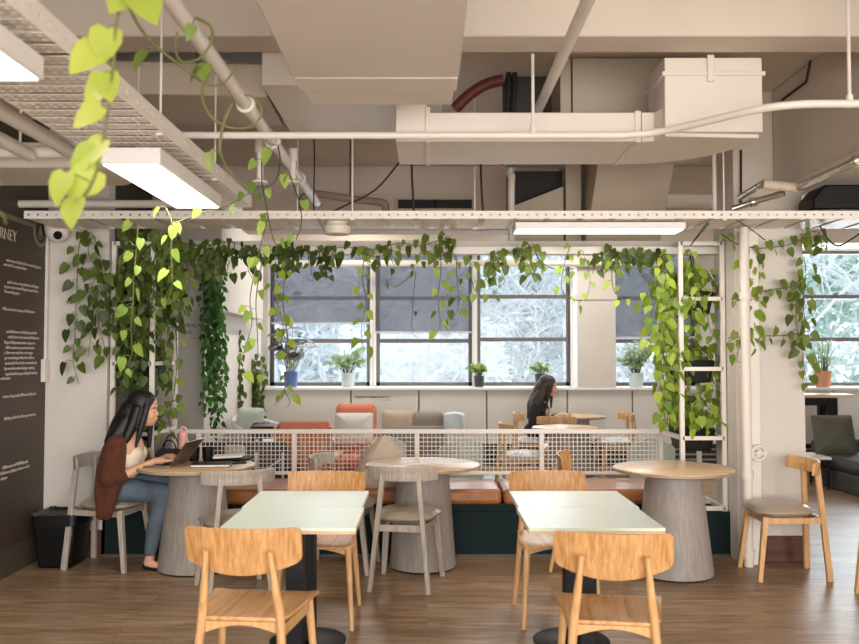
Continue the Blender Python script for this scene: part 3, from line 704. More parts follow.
dup(D0, (1.5, 9.83, 0), 180, 'oak chair on the far side of the nearer lounge table, only its back showing')
dup(D0, (2.27, 10.55, 0), 96, 'oak chair with pale seat facing left at the right of the window table')

def square_table(label, loc):
    t = thing('square_table', label, 'table', loc, 0, 'pale mint square tables')
    MB().box((-.30, -hd, .726), (.30, hd, .742)).build('tabletop', MINT, t, bevel=.002)
    MB().box((-.299, -hd+.001, .715), (.299, hd-.001, .7255)).build('ply_edge', PLYEDGE, t)
    MB().box((-.04, -.04, .015), (.04, .04, .69)).build('column', BLACKM, t, bevel=.004)
    MB().box((-.2, -.025, .685), (.2, .025, .705)).box((-.025, -.2, .685), (.025, .2, .705)).box((-.1, -.1, .70), (.1, .1, .715)).build('top_bracket', BLACKM, t)
    MB().lathe([(.2, 0), (.2, .008), (.19, .014), (.06, .018)], 40).build('base_plate', BLACKM, t, smooth=True)
    return t
ta = [G(219, 531, .742), G(355, 531, .742), G(263, 490, .742), G(370, 490, .742)]
tb = [G(533, 531, .742), G(667, 531, .742), G(507, 490, .742), G(608, 490, .742)]
ta = [G(218, 528, .742), G(359, 528, .742), G(263, 491, .742), G(369.5, 491, .742)]
tb = [G(531, 528, .742), G(668, 528, .742), G(507.5, 491, .742), G(610, 491, .742)]
xa = sum(p.x for p in ta)/4; xb = sum(p.x for p in tb)/4; yn = ta[0].y; yf = ta[2].y
hd = (yf-yn)/4
print('TABLES', xa, xb, yn, yf, [tuple(p) for p in ta])
A0.scale = (1.02, 1.02, 1.02)
T0 = square_table('nearer half of the left pair of mint square tables', (xa, yn+hd, 0))
dup(T0, (xa-.012, yn+3*hd+.004, 0), 0, 'farther half of the left pair of mint square tables')
dup(T0, (xb, yn+hd, 0), 0, 'nearer half of the right pair of mint square tables')
dup(T0, (xb+.012, yn+3*hd+.004, 0), 0, 'farther half of the right pair of mint square tables')

def round_table(label, loc, D=.82, h=.725, rb=.26, rt=.185, group='round cone-base tables'):
    t = thing('round_table', label, 'table', loc, 0, group)
    R = D/2
    MB().lathe([(R-.004, h-.006), (R-.004, h-.003), (R-.008, h)], 64).build('tabletop', TABLEO, t, smooth=True)
    MB().lathe([(R-.03, h-.03), (R, h-.022), (R, h-.006)], 64).build('table_edge', TABLEE, t, smooth=True)
    MB().lathe([(rb, .012), (rb, .03), (rt, h-.03)], 56).build('cone_base', GREYC, t, smooth=True)
    MB().lathe([(rb-.012, 0), (rb-.012, .014)], 40).build('foot_ring', BLACKM, t)
    return t
WT = (-1.63, 6.12, 0)
round_table('round cone-base table with the laptop, in front of the seated woman', WT)
round_table('empty round cone-base table in the middle before the bench', (-.03, 6.17, 0), rb=.235)
round_table('empty round cone-base table at right before the plant shelf', (1.70, 5.97, 0))
round_table('nearer round table in the lounge behind the mesh railing', (1.47, 9.2, 0), .70, .735, .22, .16, 'round tables in the lounge')
round_table('window table in the lounge where the woman in black works', (1.86, 10.7, 0), .72, .75, .20, .15, 'round tables in the lounge')

# bench
struct('trim_3', MB().box((-2.42, 6.46, 0), (2.3, 7.08, .33)), TEAL)
b = thing('bench', 'long low bench with brown leather seat before the mesh railing', 'bench', (-.2, 6.75, .33))
MB().box((-1.86, -.27, 0), (2.08, .3, .06)).build('bench_base', TEAL, b)
for x0, x1 in ((-1.86, -.52), (-.51, .76), (.77, 2.08)):
    MB().box((x0, -.31, .055), (x1-.004, .3, .17)).build('seat_cushion', LEATHER, b, bevel=.035, seg=4)
struct('trim_4', MB().box((-2.42, 6.452, .0), (2.3, 6.46, .02)), DARKBASE)
# railing
r = thing('mesh_railing', 'low white wire mesh railing behind the brown leather bench', 'railing', (-.0, 7.1, .33))
def rx(px): return (px-CX)/(F/7.1)
px = [200, 295, 417, 541, 662]
MB().box((rx(150), -.02, .525), (rx(662), .02, .56)).build('top_rail', WHITE, r, bevel=.004)
MB().box((rx(200), -.015, .19), (rx(662), .015, .215)).build('bottom_rail', WHITE, r, bevel=.004)
for p in px[:-1]: MB().box((rx(p)-.02, -.02, .0), (rx(p)+.02, .02, .525)).build('post', WHITE, r, bevel=.004)
for p, q_ in zip(px[:-1], px[1:]):
    a, c = rx(p)+.02, rx(q_)-.02; m = MB(); n = max(2, round((c-a)/.034))
    for i in range(1, n): m.box((a+(c-a)*i/n-.0027, -.004, .21), (a+(c-a)*i/n+.0027, .0, .53))
    for k in range(1, 9): z = .21+.316*k/9; m.box((a, .0, z-.0027), (c, .004, z+.0027))
    m.build('wire_mesh', WHITE, r)

# plant shelf frames
def shelf(name, label, x0, x1, levels, top, front=6.5, back=7.1):
    t = thing(name, label, 'shelf', ((x0+x1)/2, (front+back)/2, .33))
    w = (x1-x0)/2; d = (back-front)/2
    for x in (-w, w):
        for y in (-d, d): MB().cbox((x, y, (top-.33)/2), (.034, .034, top-.33)).build('post', WHITE, t, bevel=.003)
    for z in levels+[top]:
        z -= .33; m = MB()
        for x in (-w, w): m.box((x-.017, -d, z-.03), (x+.017, d, z))
        for y in (-d, d): m.box((-w, y-.017, z-.03), (w, y+.017, z))
        m.box((-w, -.02, z-.03), (w, .02, z-.012))
        m.build('shelf_frame', WHITE, t, bevel=.002)
    return t
shelf('plant_shelf', 'tall white open plant shelf at right beside the white column', 1.92, 2.235, [.365, .89, 1.41, 1.94], 2.36)
shelf('plant_shelf', 'tall white open plant shelf at left behind the woman in the rust cardigan', -2.37, -2.075, [.365, .92, 1.45, 1.94], 2.36)
# bin
t = thing('waste_bin', 'black bin with a liner in the corner by the dark wall', 'bin', (-2.62, 6.24, 0))
MB().hexa([(-.12, -.13, 0), (.12, -.13, 0), (.12, .13, 0), (-.12, .13, 0)], [(-.15, -.16, .36), (.15, -.16, .36), (.15, .16, .36), (-.15, .16, .36)]).build('bin_body', BLACK, t, bevel=.015)
random.seed(4)
o_ = rrect(.33, .345, .05, 6); lin = MB()
n = len(o_)
lin.add([(a*1.0, b_, .30+random.uniform(-.02, .01)) for a, b_ in o_]+[(a*1.01, b_*1.01, .375+random.uniform(-.004, .012)) for a, b_ in o_]+[(a*.86, b_*.86, .355) for a, b_ in o_]+[(a*.8, b_*.8, .25) for a, b_ in o_],
        [(r_*n+i, r_*n+(i+1) % n, (r_+1)*n+(i+1) % n, (r_+1)*n+i) for r_ in range(3) for i in range(n)]+[tuple(3*n+i for i in range(n))])
lin.build('bin_liner', paint('bin_bag', S(20, 20, 20), .25, .1, 8), t, smooth=True)

# ---------------------------------------------------------------- lounge furniture
def armchair_timber(label, loc, rz, g):
    t = thing('armchair', label, 'armchair', loc, rz, g)      # sitter faces +Y
    for sx in (-1, 1):
        for y, h in ((.33, .56), (-.3, .60)): MB().bar((sx*.29, y, 0), (sx*.29, y, h), .035, .05).build('leg', TIMBER, t, bevel=.004)
        MB().bar((sx*.29, -.36, .575), (sx*.29, .36, .575), .06, .03).build('armrest', TIMBER, t, bevel=.008)
    fr = MB()
    for z in (.26, .42, .56): fr.box((-.29, -.335, z-.02), (.29, -.31, z+.02))
    for x in (-.2, -.1, 0, .1, .2): fr.bar((x, -.325, .26), (x, -.41, .84), .025, .02)
    for sx in (-1, 1): fr.bar((sx*.275, -.31, .22), (sx*.275, -.43, .93), .03, .04).box((sx*.3, -.3, .25), (sx*.28, .33, .3))
    fr.box((-.29, .3, .24), (.29, .33, .3)); fr.build('timber_frame', TIMBER, t, bevel=.003)
    puff(.53, .58, .06, .30, .44, .015, .7).build('seat_cushion', ORANGE, t, smooth=True).location = (0, .02, 0)
    bk = puff(.54, .58, .06, -.06, .06, .015, .7).build('back_cushion', ORANGE, t, smooth=True)
    bk.location = (0, -.30, .69); bk.rotation_euler = (math.radians(99), 0, 0)
    return t
o1 = armchair_timber('orange timber-framed armchair facing the viewer with a pale pillow', (-.80, 9.35, 0), 180, 'orange lounge armchairs'); o1.scale = (.8, 1, .98)
dup(o1, (-1.17, 8.55, 0), 0, 'orange timber-framed armchair with its back to the viewer, behind the mesh').scale = (.95, .95, .89)
pl = puff(.42, .34, .02, -.04, .04, .05, .15).build('pillow', PILLOW, None, smooth=True); pl.location = (-.80, 9.42, .70); pl.rotation_euler = (math.radians(78), 0, math.radians(2)); 
tag(pl, 'pale grey-white pillow leaning in the orange armchair', 'pillow')
def tub(label, loc, rz, mat, g):
    t = thing('tub_chair', label, 'armchair', loc, rz, g)
    m = MB(); n = 24; vs = []
    for r_, sgn in ((.33, 1), (.27, 1)):
        for i in range(n+1):
            a = PI*1.08*(i/n)-PI*.04+PI
            hz = .70-.16*abs(i/n-.5)*2
            for z in (.14, .4, hz-.02, hz): vs.append((r_*math.cos(a)*(1+.06*(z-.14)), r_*math.sin(a)*1.05*(1+.12*(z-.14)), z))
    k = 4; fs = []; off = (n+1)*k
    for i in range(n):
        for j in range(k-1):
            q_ = (i*k+j, (i+1)*k+j, (i+1)*k+j+1, i*k+j+1); fs += [q_, tuple(off+x for x in q_)[::-1]]
        fs += [(i*k+k-1, (i+1)*k+k-1, off+(i+1)*k+k-1, off+i*k+k-1), (i*k, off+i*k, off+(i+1)*k, (i+1)*k)]
    for i in (0, n): fs += [(i*k+j, i*k+j+1, off+i*k+j+1, off+i*k+j) for j in range(k-1)]
    m.add(vs, fs).build('shell', mat, t, smooth=True, bevel=.012)
    puff(.52, .54, .12, .26, .42, .02, .6).build('seat_cushion', mat, t, smooth=True)
    for x, y in ((-.2, -.2), (.2, -.2), (-.2, .22), (.2, .22)): MB().tube([(x*1.1, y*1.1, 0), (x, y, .2)], [.012, .018], 10).build('leg', TIMBER, t, smooth=True)
    return t
t0 = tub('mint tub chair with its back to the viewer, right of the pyramid cushion', ((461-CX)/98, 8.8, 0), 8, MINTF, 'upholstered tub chairs in the lounge'); t0.scale = (.68, .68, 1)
dup(t0, ((650-CX)/98, 8.75, 0), -12, 'mint tub chair seen through the mesh beside the right plant shelf')
dup(t0, ((384-CX)/97, 8.75, 0), 20, 'mint tub chair half hidden behind the beige pyramid cushion')
tb_ = tub('pale blue-grey tub chair in the far left corner by the ivy', (-1.84, 9.9, 0), -120, BLUEF, 'upholstered tub chairs in the lounge'); tb_.scale = (1.12, 1.12, 1.2)
c_ = puff(.36, .34, .05, -.05, .05, .02, .3).build('cushion', MINTF, None, smooth=True); c_.location = (-2.0, 9.72, .74); c_.rotation_euler = (math.radians(75), 0, math.radians(-25))
tag(c_, 'mint cushion propped in the pale tub chair by the ivy', 'cushion')
c_ = puff(.22, .2, .04, -.04, .04, .02, .3).build('cushion', paint('navy_cushion', S(70, 80, 104), .9), None, smooth=True); c_.location = (-1.83, 9.60, .66); c_.rotation_euler = (math.radians(60), 0, math.radians(20))
tag(c_, 'small navy cushion on the arm of the pale tub chair', 'cushion')
# dark sofa behind mesh at left
t = thing('sofa', 'dark plum sofa behind the left end of the mesh railing', 'sofa', (-1.72, 8.35, 0))
puff(.85, .62, .05, .16, .40, .015, .8).build('seat_cushion', PURPLE, t, smooth=True)
MB().box((-.44, -.42, .08), (.44, -.30, .70)).build('backrest', PURPLE, t, bevel=.04)
MB().box((-.52, -.42, .08), (-.43, .32, .56)).build('armrest', PURPLE, t, bevel=.03)
MB().box((.43, -.42, .08), (.52, .32, .46)).build('armrest', PURPLE, t, bevel=.03)
MB().box((-.5, -.4, 0), (.5, .3, .10)).build('base', BLACK, t)
c_ = puff(.2, .16, .04, -.035, .035, .015, .3).build('cushion', MINTF, None, smooth=True); c_.location = (-1.76, 7.90, .60); c_.rotation_euler = (math.radians(85), 0, 0)
tag(c_, 'small mint cushion against the dark plum sofa behind the mesh', 'cushion')
t = thing('console_table', 'dark walnut topped console left of the orange chair back', 'table', (-1.55, 9.15, 0))
MB().box((-.28, -.2, .72), (.28, .2, .76)).build('tabletop', WALNUT, t, bevel=.004)
for x in (-.25, .25):
    for y in (-.17, .17): MB().box((x-.02, y-.02, 0), (x+.02, y+.02, .72)).build('leg', WALNUT, t)
t = thing('magazine_rack', 'white leaning magazine rack between the plum sofa and the orange armchair', 'rack', (-1.42, 7.75, 0))
MB().bar((-.1, 0, .42), (.1, .02, .56), .16, .012, side=(0, 1, 0)).build('shelf', paint('white_sheet', S(226, 224, 224), .4), t)
MB().bar((-.1, 0, .24), (.1, .02, .38), .16, .012, side=(0, 1, 0)).build('shelf', WHITE, t)
for x in (-.12, .12): MB().bar((x, .05, 0), (x, .05, .62), .02, .02).build('leg', WHITE, t)
# beanbag
t = thing('pyramid_cushion', 'beige pyramid cushion on the bench behind the middle round table', 'cushion', ((386-CX)/125, 6.72, .498), 20)
t.scale = (.70, .46, .5)
m = MB(); n = 40; L = 16; vs = []
for j in range(L+1):
    k = j/L
    for i in range(n):
        a = 2*PI*i/n; c2 = abs(math.cos(a*2)); sq = 1/max(abs(math.cos(a)), abs(math.sin(a)))
        R = (.46*(1-k)**.85+.012)*(1+.16*(sq-1)*(1-.3*k))*(1+.05*math.sin(3*a+6*k)); z = .76*k
        if k < .12: R *= .86+.14*math.sin(k/.12*PI/2)
        vs.append((R*math.cos(a), R*math.sin(a), z+.02*math.sin(5*a)*(1-k)*k))
m.add(vs, [(j*n+i, j*n+(i+1) % n, (j+1)*n+(i+1) % n, (j+1)*n+i) for j in range(L) for i in range(n)]+[tuple(range(n-1, -1, -1)), tuple(L*n+i for i in range(n))])
m.build('bag', BEAN, t, smooth=True)
sm = MB()
for q4 in range(4):
    a = PI/4+q4*PI/2; sm.tube([Vector((math.cos(a), math.sin(a), 0))*((.46*(1-k)**.85+.012)*(1+.16*.414*(1-.3*k))*(1+.05*math.sin(3*a+6*k))+.002)+Vector((0, 0, .76*k)) for k in [i/12*.85+.13 for i in range(13)]], .006, 6)
sm.build('seam', BEAN, t, smooth=True)
# grey sofa
t = thing('sofa', 'low grey sofa before the window cabinets, right of the orange armchair', 'sofa', (-.06, 10.1, 0), 0)
MB().box((-.42, -.4, .1), (.32, .4, .36)).build('base', GREYF, t, bevel=.03)
MB().box((-.45, -.42, .1), (.32, -.28, .70)).build('backrest', GREYF, t, bevel=.05)
MB().box((-.54, -.42, .1), (-.44, .4, .62)).build('armrest', GREYF, t, bevel=.04)
for x in (-.45, .25): MB().box((x-.02, -.35, 0), (x+.02, -.31, .1)).box((x-.02, .31, 0), (x+.02, .35, .1)).build('leg', BLACKM, t)
for x, z, lab, rot in ((-.26, .70, 'left grey-beige cushion standing along the top of the grey sofa', 4), (.05, .68, 'right grey cushion standing along the top of the grey sofa', -3)):
    c_ = puff(.40, .34, .06, -.06, .06, .02, .3).build('cushion', GREYF if x > -.2 else BEAN, None, smooth=True); c_.location = (-.06+x, 9.92, z); c_.rotation_euler = (math.radians(75), 0, math.radians(rot)); tag(c_, lab, 'cushion', 'cushions on the grey sofa')
t = thing('throw_blanket', 'pale blue-white blanket hung over the right end of the grey sofa', 'blanket', (.30, 9.7, 0))
g_ = lambda u, v: (-.10+.22*u+.01*math.sin(9*v), (-.06-.03*math.sin(u*7) if v < .5 else -.06+.26*(v-.5)*2), (.34+.5*min(1, v*2))-.02*(2*u-1)**2)
MB().grid(g_, 12, 20).build('cloth', BLUEF, t, smooth=True, solid=.02)
# rug
single(MB().box((-.3, 7.9, .0), (2.2, 11.0, .012)), 'rug', RUGM, 'pale blue-grey mottled rug under the lounge tables', 'rug')
# right-hand sofa
t = thing('sofa', 'dark charcoal sofa beyond the column at the right edge', 'sofa', (5.0, 9.3, 0))
MB().box((-.45, -1.3, .0), (.5, 1.0, .21)).build('base', DARKSOFA, t, bevel=.02)
puff(.80, 1.06, .06, .21, .36, .01, .85).build('seat_cushion', DARKSOFA, t, smooth=True).location = (-.05, .36, 0)
puff(.80, 1.06, .06, .21, .36, .01, .85).build('seat_cushion', DARKSOFA, t, smooth=True).location = (-.05, -.72, 0)
MB().box((-.40, .92, .05), (.6, 1.1, .5)).build('armrest', DARKSOFA, t, bevel=.05)
MB().box((.36, -1.3, .05), (.62, 1.05, .70)).build('backrest', DARKSOFA, t, bevel=.06)
c_ = puff(.46, .46, .02, -.05, .05, .05, .15).build('cushion', DARKCUSH, None, smooth=True); c_.location = (4.70, 9.98, .58); c_.rotation_euler = (math.radians(72), 0, math.radians(-4)); tag(c_, 'dark olive cushion leaning on the far arm of the charcoal sofa', 'cushion')
c_ = puff(.5, .48, .05, -.07, .07, .03, .3).build('cushion', DARKSOFA, None, smooth=True); c_.location = (5.30, 9.45, .6); c_.rotation_euler = (math.radians(74), 0, math.radians(-60)); tag(c_, 'black cushion on the charcoal sofa at the picture edge', 'cushion')
t = thing('side_table', 'small pale side table peeping out between column and charcoal sofa', 'table', (4.33, 9.9, 0))
MB().box((-.2, -.25, .33), (.19, .25, .36)).build('tabletop', SILLW, t, bevel=.003)
for x in (-.17, .16):
    for y in (-.22, .22): MB().box((x-.012, y-.012, 0), (x+.012, y+.012, .33)).build('leg', BLACKM, t)
t = thing('counter_table', 'high counter table with black legs and oak top under the right window', 'table', (4.98, 11.1, 0))
MB().box((-.45, -.2, .96), (.42, .2, 1.0)).build('tabletop', TABLEO, t, bevel=.003)
for x in (-.26, .17):
    MB().box((x-.06, -.16, 0), (x+.06, -.08, .96)).build('leg', BLACKM, t); MB().box((x-.06, .08, 0), (x+.06, .16, .96)).build('leg', BLACKM, t)
MB().box((-.3, -.15, .86), (.2, .15, .96)).build('apron', BLACKM, t)
# ---------------------------------------------------------------- people
def blob(name, el, vox, mat, parent, it=6, fac=.5):
    mb = MB()
    for e_ in el:
        if e_[0] == 'b':                      # ellipsoid: centre, radii, optional tilt about Y
            c, r = e_[1], e_[2]; R = Matrix.Translation(c) @ Matrix.Rotation(math.radians(e_[3] if len(e_) > 3 else 0), 4, 'Y') @ Matrix.Diagonal((r[0], r[1], r[2], 1))
            q_ = MB().ball((0, 0, 0), 1, 14); mb.add(q_.v, q_.f, R)
        else:                                 # chain of tapered rounded segments: [(p, r), ...]
            ch = e_[1]
            for (p0, r0), (p1, r1) in zip(ch[:-1], ch[1:]): mb.tube([p0, p1], [r0, r1], 16)
            for p, r in ch: q_ = MB().ball((0, 0, 0), r, 9); mb.add(q_.v, q_.f, Matrix.Translation(p))
    o = mb.build(name, mat, None, smooth=True)
    m = o.modifiers.new('r', 'REMESH'); m.mode = 'VOXEL'; m.voxel_size = vox; m.use_smooth_shade = True
    m = o.modifiers.new('s', 'SMOOTH'); m.iterations = it; m.factor = fac
    dg = bpy.context.evaluated_depsgraph_get(); me = bpy.data.meshes.new_from_object(o.evaluated_get(dg))
    bpy.data.objects.remove(o)
    me.materials.clear(); me.materials.append(mat)
    for p in me.polygons: p.use_smooth = True
    r = bpy.data.objects.new(name, me); COL.objects.link(r); r.parent = parent
    return r
def hand(w, d, side, s=1.0):
    """five-fingered hand, palm down; w wrist, d direction, side=+1 thumb on +left"""
    w = Vector(w); d = Vector(d).normalized(); l = Vector((-d.y, d.x, 0)).normalized(); up = Vector((0, 0, 1))
    el = [('c', [(w, .024*s), (w+d*.04*s, .027*s)])]
    for k in (-1, 0, 1): el.append(('c', [(w+d*.03*s+l*.016*k*s, .015*s), (w+d*.082*s+l*.022*k*s+up*.002, .0125*s)]))
    for k, L in zip((-1.5, -.5, .5, 1.5), (.056, .07, .074, .064)):
        if side < 0: k = -k
        b_ = w+d*.082*s+l*.0165*k*s; m_ = b_+d*L*.52*s+l*.003*k*s+up*.007*s; t_ = m_+d*L*.42*s-up*.021*s
        el.append(('c', [(b_, .0100*s), (m_, .0088*s), (t_, .0072*s)]))
    b_ = w+d*.02*s+l*.022*side*s; m_ = b_+d*.035*s+l*.024*side*s-up*.004; t_ = m_+d*.032*s+l*.004*side*s-up*.007
    el.append(('c', [(b_, .0135*s), (m_, .0105*s), (t_, .0085*s)]))
    return el
def V3(*a): return Vector(a)
def woman(label, loc, rz, kind):
    t = thing('person', label, 'person', loc, rz)
    a = kind == 'a'
    sh, el_n, wr_n = V3(.055, -.155, .875), V3(.035, -.225, .635), V3(.315, -.13, .766)
    shf, el_f, wr_f = V3(.055, .155, .875), V3(.09, .235, .65), V3(.325, .10, .766)
    dn, df = V3(.95, .22, -.02), V3(.95, -.16, -.02)
    kn, an = V3(.365, -.075, .535), V3(.275, -.085, .105)
    kf, af = V3(.425, .02, .605), V3(.335, .085, .165)
    body = [('b', (.185, 0, 1.150), (.097, .076, .093)), ('b', (.212, 0, 1.085), (.070, .060, .092), -12), ('c', [((.245, 0, 1.022), .024), ((.20, 0, 1.04), .045)]),
            ('c', [((.272, 0, 1.112), .007), ((.287, 0, 1.080), .0095)]), ('b', (.262, 0, 1.13), (.022, .044, .014)),
            ('b', (.245, .028, 1.07), (.032, .028, .03)), ('b', (.245, -.028, 1.07), (.032, .028, .03)), ('b', (.277, 0, 1.044), (.010, .020, .009)), ('b', (.27, 0, 1.031), (.010, .017, .008)),
            ('b', (.175, -.076, 1.10), (.02, .010, .03)), ('b', (.175, .076, 1.10), (.02, .010, .03)),
            ('c', [((.155, 0, 1.07), .048), ((.10, 0, .92), .054)]),
            ('b', (.085, 0, .79), (.098, .142, .165), 10), ('b', (.045, 0, .64), (.085, .12, .13)), ('b', (.0, 0, .56), (.105, .15, .085)),
            ('c', [((.07, -.06, .90), .05), (sh, .05)]), ('c', [((.07, .06, .90), .05), (shf, .05)]),
            ('b', (.140, -.055, .80), (.052, .058, .06)), ('b', (.140, .055, .80), (.052, .058, .06)),
            ('c', [(sh, .048), (el_n, .036), (el_n*.55+wr_n*.45, .034), (wr_n, .022)]), ('c', [(shf, .048), (el_f, .036), (el_f*.55+wr_f*.45, .034), (wr_f, .022)]),
            ('c', [((.0, -.085, .562), .08), (kn, .055), (an*.65+kn*.35+V3(-.015, 0, 0), .046), (an, .032)]), ('c', [((.0, .085, .572), .08), (kf, .055), (af*.65+kf*.35+V3(-.015, 0, 0), .046), (af, .032)]),
            ('c', [(an, .032), (an+V3(-.02, 0, -.055), .030), (an+V3(.10, -.01, -.075), .022)]), ('c', [(af, .032), (af+V3(-.025, 0, -.05), .030), (af+V3(.09, -.01, -.09), .022)])]
    body += hand(wr_n, dn, 1)+hand(wr_f, df, -1)
    bd = blob('body', body, .0055, SKIN, t, 4)
    # eyes, brows, lips
    for s in (-1, 1):
        MB().ball((.2638, s*.029, 1.098), .0072, 8).build('eye', PAPER, bd, smooth=True)
        MB().ball((.2690, s*.030, 1.0965), .0056, 6).build('iris', HAIR, bd, smooth=True)
        MB().tube([(.280, s*.012, 1.124), (.277, s*.03, 1.129), (.260, s*.046, 1.123)], [.003, .0038, .002], 6).build('eyebrow', HAIR, bd, smooth=True)
    blob('lips', [('b', (.286, 0, 1.046), (.0075, .019, .006)), ('b', (.279, 0, 1.033), (.0075, .016, .006))], .003, LIPS, bd, 3)
    hm = HAIR if a else HAIRB
    hair = [('b', (.172, 0, 1.168), (.108, .088, .089), 15), ('b', (.12, 0, 1.11), (.075, .086, .10)),
            ('c', [((.10, 0, 1.10), .09), ((.045, 0, .99), .092), ((-.01, 0, .88), .078), ((-.045, 0, .77), .045), ((-.07, 0, .72), .02)]),
            ('c', [((.10, -.05, 1.06), .05), ((.03, -.085, .94), .055), ((-.01, -.10, .84), .035), ((-.03, -.105, .78), .012)]),
            ('c', [((.10, .05, 1.06), .05), ((.03, .085, .94), .055), ((-.01, .10, .84), .035), ((-.03, .105, .78), .012)]),
            ('c', [((.232, -.045, 1.19), .028), ((.232, -.072, 1.13), .022), ((.208, -.078, 1.04), .026), ((.185, -.082, .95), .02), ((.165, -.09, .86), .010)]),
            ('c', [((.225, .052, 1.185), .026), ((.225, .077, 1.12), .02), ((.215, .078, 1.04), .02), ((.205, .09, .95), .02), ((.2, .10, .84), .012)]),
            ('c', [((.17, -.078, 1.12), .034), ((.14, -.084, 1.02), .036), ((.11, -.10, .94), .034), ((.08, -.115, .86), .02)])]
    blob('hair', hair, .007, hm, t, 3)
    if a:
        top = [('b', (.088, 0, .765), (.104, .148, .125), 10), ('b', (.05, 0, .665), (.092, .127, .09)), ('b', (.143, -.055, .80), (.056, .062, .062)), ('b', (.143, .055, .80), (.056, .062, .062)),
               ('c', [((.13, -.09, .84), .016), ((.09, -.10, .93), .012)]), ('c', [((.13, .09, .84), .016), ((.09, .10, .93), .012)])]
        blob('camisole', top, .007, CREAM, t, 4)
    jeans = [('b', (.0, 0, .565), (.118, .165, .09)), ('b', (.03, 0, .625), (.105, .14, .06)),
             ('c', [((.0, -.085, .565), .092), (kn*.5+V3(0, -.042, .285), .078), (kn, .066), (an*.6+kn*.4+V3(-.015, 0, 0), .056), (an+V3(0, 0, .03), .043)]),
             ('c', [((.0, .085, .575), .092), (kf*.5+V3(0, .045, .29), .078), (kf, .066), (af*.6+kf*.4+V3(-.015, 0, 0), .056), (af+V3(0, 0, .03), .043)])]
    blob('jeans' if a else 'trousers', jeans, .007, DENIM if a else BLACKCLOTH, t, 3)
    if a:
        coat = [('c', [((.04, -.06, .90), .062), (sh+V3(-.005, -.012, .0), .068), (el_n+V3(-.0, -.01, .03), .068), (el_n*.74+wr_n*.26, .052)]),
                ('c', [((.04, .06, .90), .062), (shf+V3(-.005, .012, 0), .068), (el_f+V3(-.01, .01, 0), .062), (el_f*.6+wr_f*.4, .05)]),
                ('b', (.005, 0, .80), (.085, .165, .14), 8), ('b', (-.02, 0, .66), (.07, .165, .14)), ('b', (-.035, 0, .56), (.06, .17, .09)),
                ('c', [((.055, -.15, .85), .066), ((.055, -.185, .72), .068), ((.04, -.20, .60), .066), ((.03, -.215, .51), .052), ((.012, -.222, .415), .042)]),
                ('c', [((.01, -.14, .84), .062), ((-.015, -.18, .70), .06), ((-.025, -.20, .57), .055), ((-.02, -.212, .48), .044), ((-.022, -.22, .41), .036)]),
                ('c', [((.13, .12, .86), .035), ((.165, .135, .72), .045), ((.13, .16, .58), .045)])]
        blob('cardigan', coat, .008, CARDI, t, 5)
        n_ = MB().tube(cr([(.085, -.052, .955), (.13, -.046, .925), (.158, -.01, .90), (.158, .01, .90), (.13, .046, .925), (.085, .052, .955)], 4), .0022, 6); n_.build('necklace', ALU, bd, smooth=True)
    else:
        coat = [('c', [((.04, -.06, .90), .062), (sh+V3(-.005, -.012, .0), .064), (el_n+V3(-.01, -.01, 0), .056), (el_n*.2+wr_n*.8, .036)]),
                ('c', [((.04, .06, .90), .062), (shf+V3(-.005, .012, 0), .064), (el_f+V3(-.01, .01, 0), .056), (el_f*.2+wr_f*.8, .036)]),
                ('b', (.075, 0, .80), (.115, .168, .15), 10), ('b', (.04, 0, .66), (.11, .16, .15)), ('b', (.0, 0, .57), (.125, .175, .10)), ('c', [((.09, 0, .93), .06), ((.12, 0, .96), .055)])]
        blob('jacket', coat, .008, BLACKCLOTH, t, 4)
    for an_, d_ in ((an, V3(.10, -.01, -.075)), (af, V3(.09, -.01, -.09))):
        blob('shoe', [('c', [(an_+V3(-.03, 0, -.066), .028), (an_+V3(.03, 0, -.082)+(V3(0, 0, -.01) if d_.z < -.08 else V3(0, 0, 0)), .026), (an_+d_+V3(.015, 0, -.004), .026)])], .006, SHOE, t, 3)
    return t
woman('woman with long black hair and rust cardigan typing on a laptop at left', (-2.20, 6.13, 0), 0, 'a')
woman('woman in black jacket with long dark hair at the lounge window table', (1.33, 10.74, 0), -16, 'b')
# ---------------------------------------------------------------- things on the tables
def laptop(label, loc, rz, lid, tilt=36, w=.30):
    t = thing('laptop', label, 'laptop', loc, rz)     # user sits on the -X side
    bs = MB().prism(rrect(.21, w, .012), 0, .014, Matrix.Translation((-.105, 0, 0))).build('base', ALU, t, bevel=.002)
    k = MB()
    for i in range(5):
        for j in range(12): k.cbox((-.05-.019*i, -w/2+.03+(w-.06)*(j+.5)/12, .0148), (.015, (w-.06)/12-.003, .002))
    k.build('keyboard', KEYS, bs)
    M = Matrix.Translation((0, 0, .012)) @ Matrix.Rotation(math.radians(tilt), 4, 'Y')
    b_ = MB(); b_.box((-.003, -w/2, 0), (.004, w/2, .205), M); ld = b_.build('lid', lid, t, bevel=.002)
    MB().box((-.0045, -w/2+.012, .014), (-.003, w/2-.012, .195), M).build('screen', emit('screen_glow'+lid.name, S(150, 150, 150), .25), ld)
    return t
TZ = .725
laptop('open dark brown laptop before the woman in the rust cardigan', (-1.745, 6.07, TZ), -8, LAPLID)
laptop('open pale laptop in front of the woman in black', (1.72, 10.56, .735), -10, MOUSEW, 16, .22).scale = (.72, .8, .72)
t = thing('computer_mouse', 'white computer mouse on the round table edge beside the brown laptop', 'mouse', (G(151, 465.5, TZ).x, G(151, 465.5, TZ).y, TZ), 8)
slab(rrect(.11, .058, .027, 8), lambda a, b_, k, s: (a, b_, .003+(.024*(1-k**2.2) if s > 0 else 0)), 0, 6).build('shell', MOUSEW, t, smooth=True)
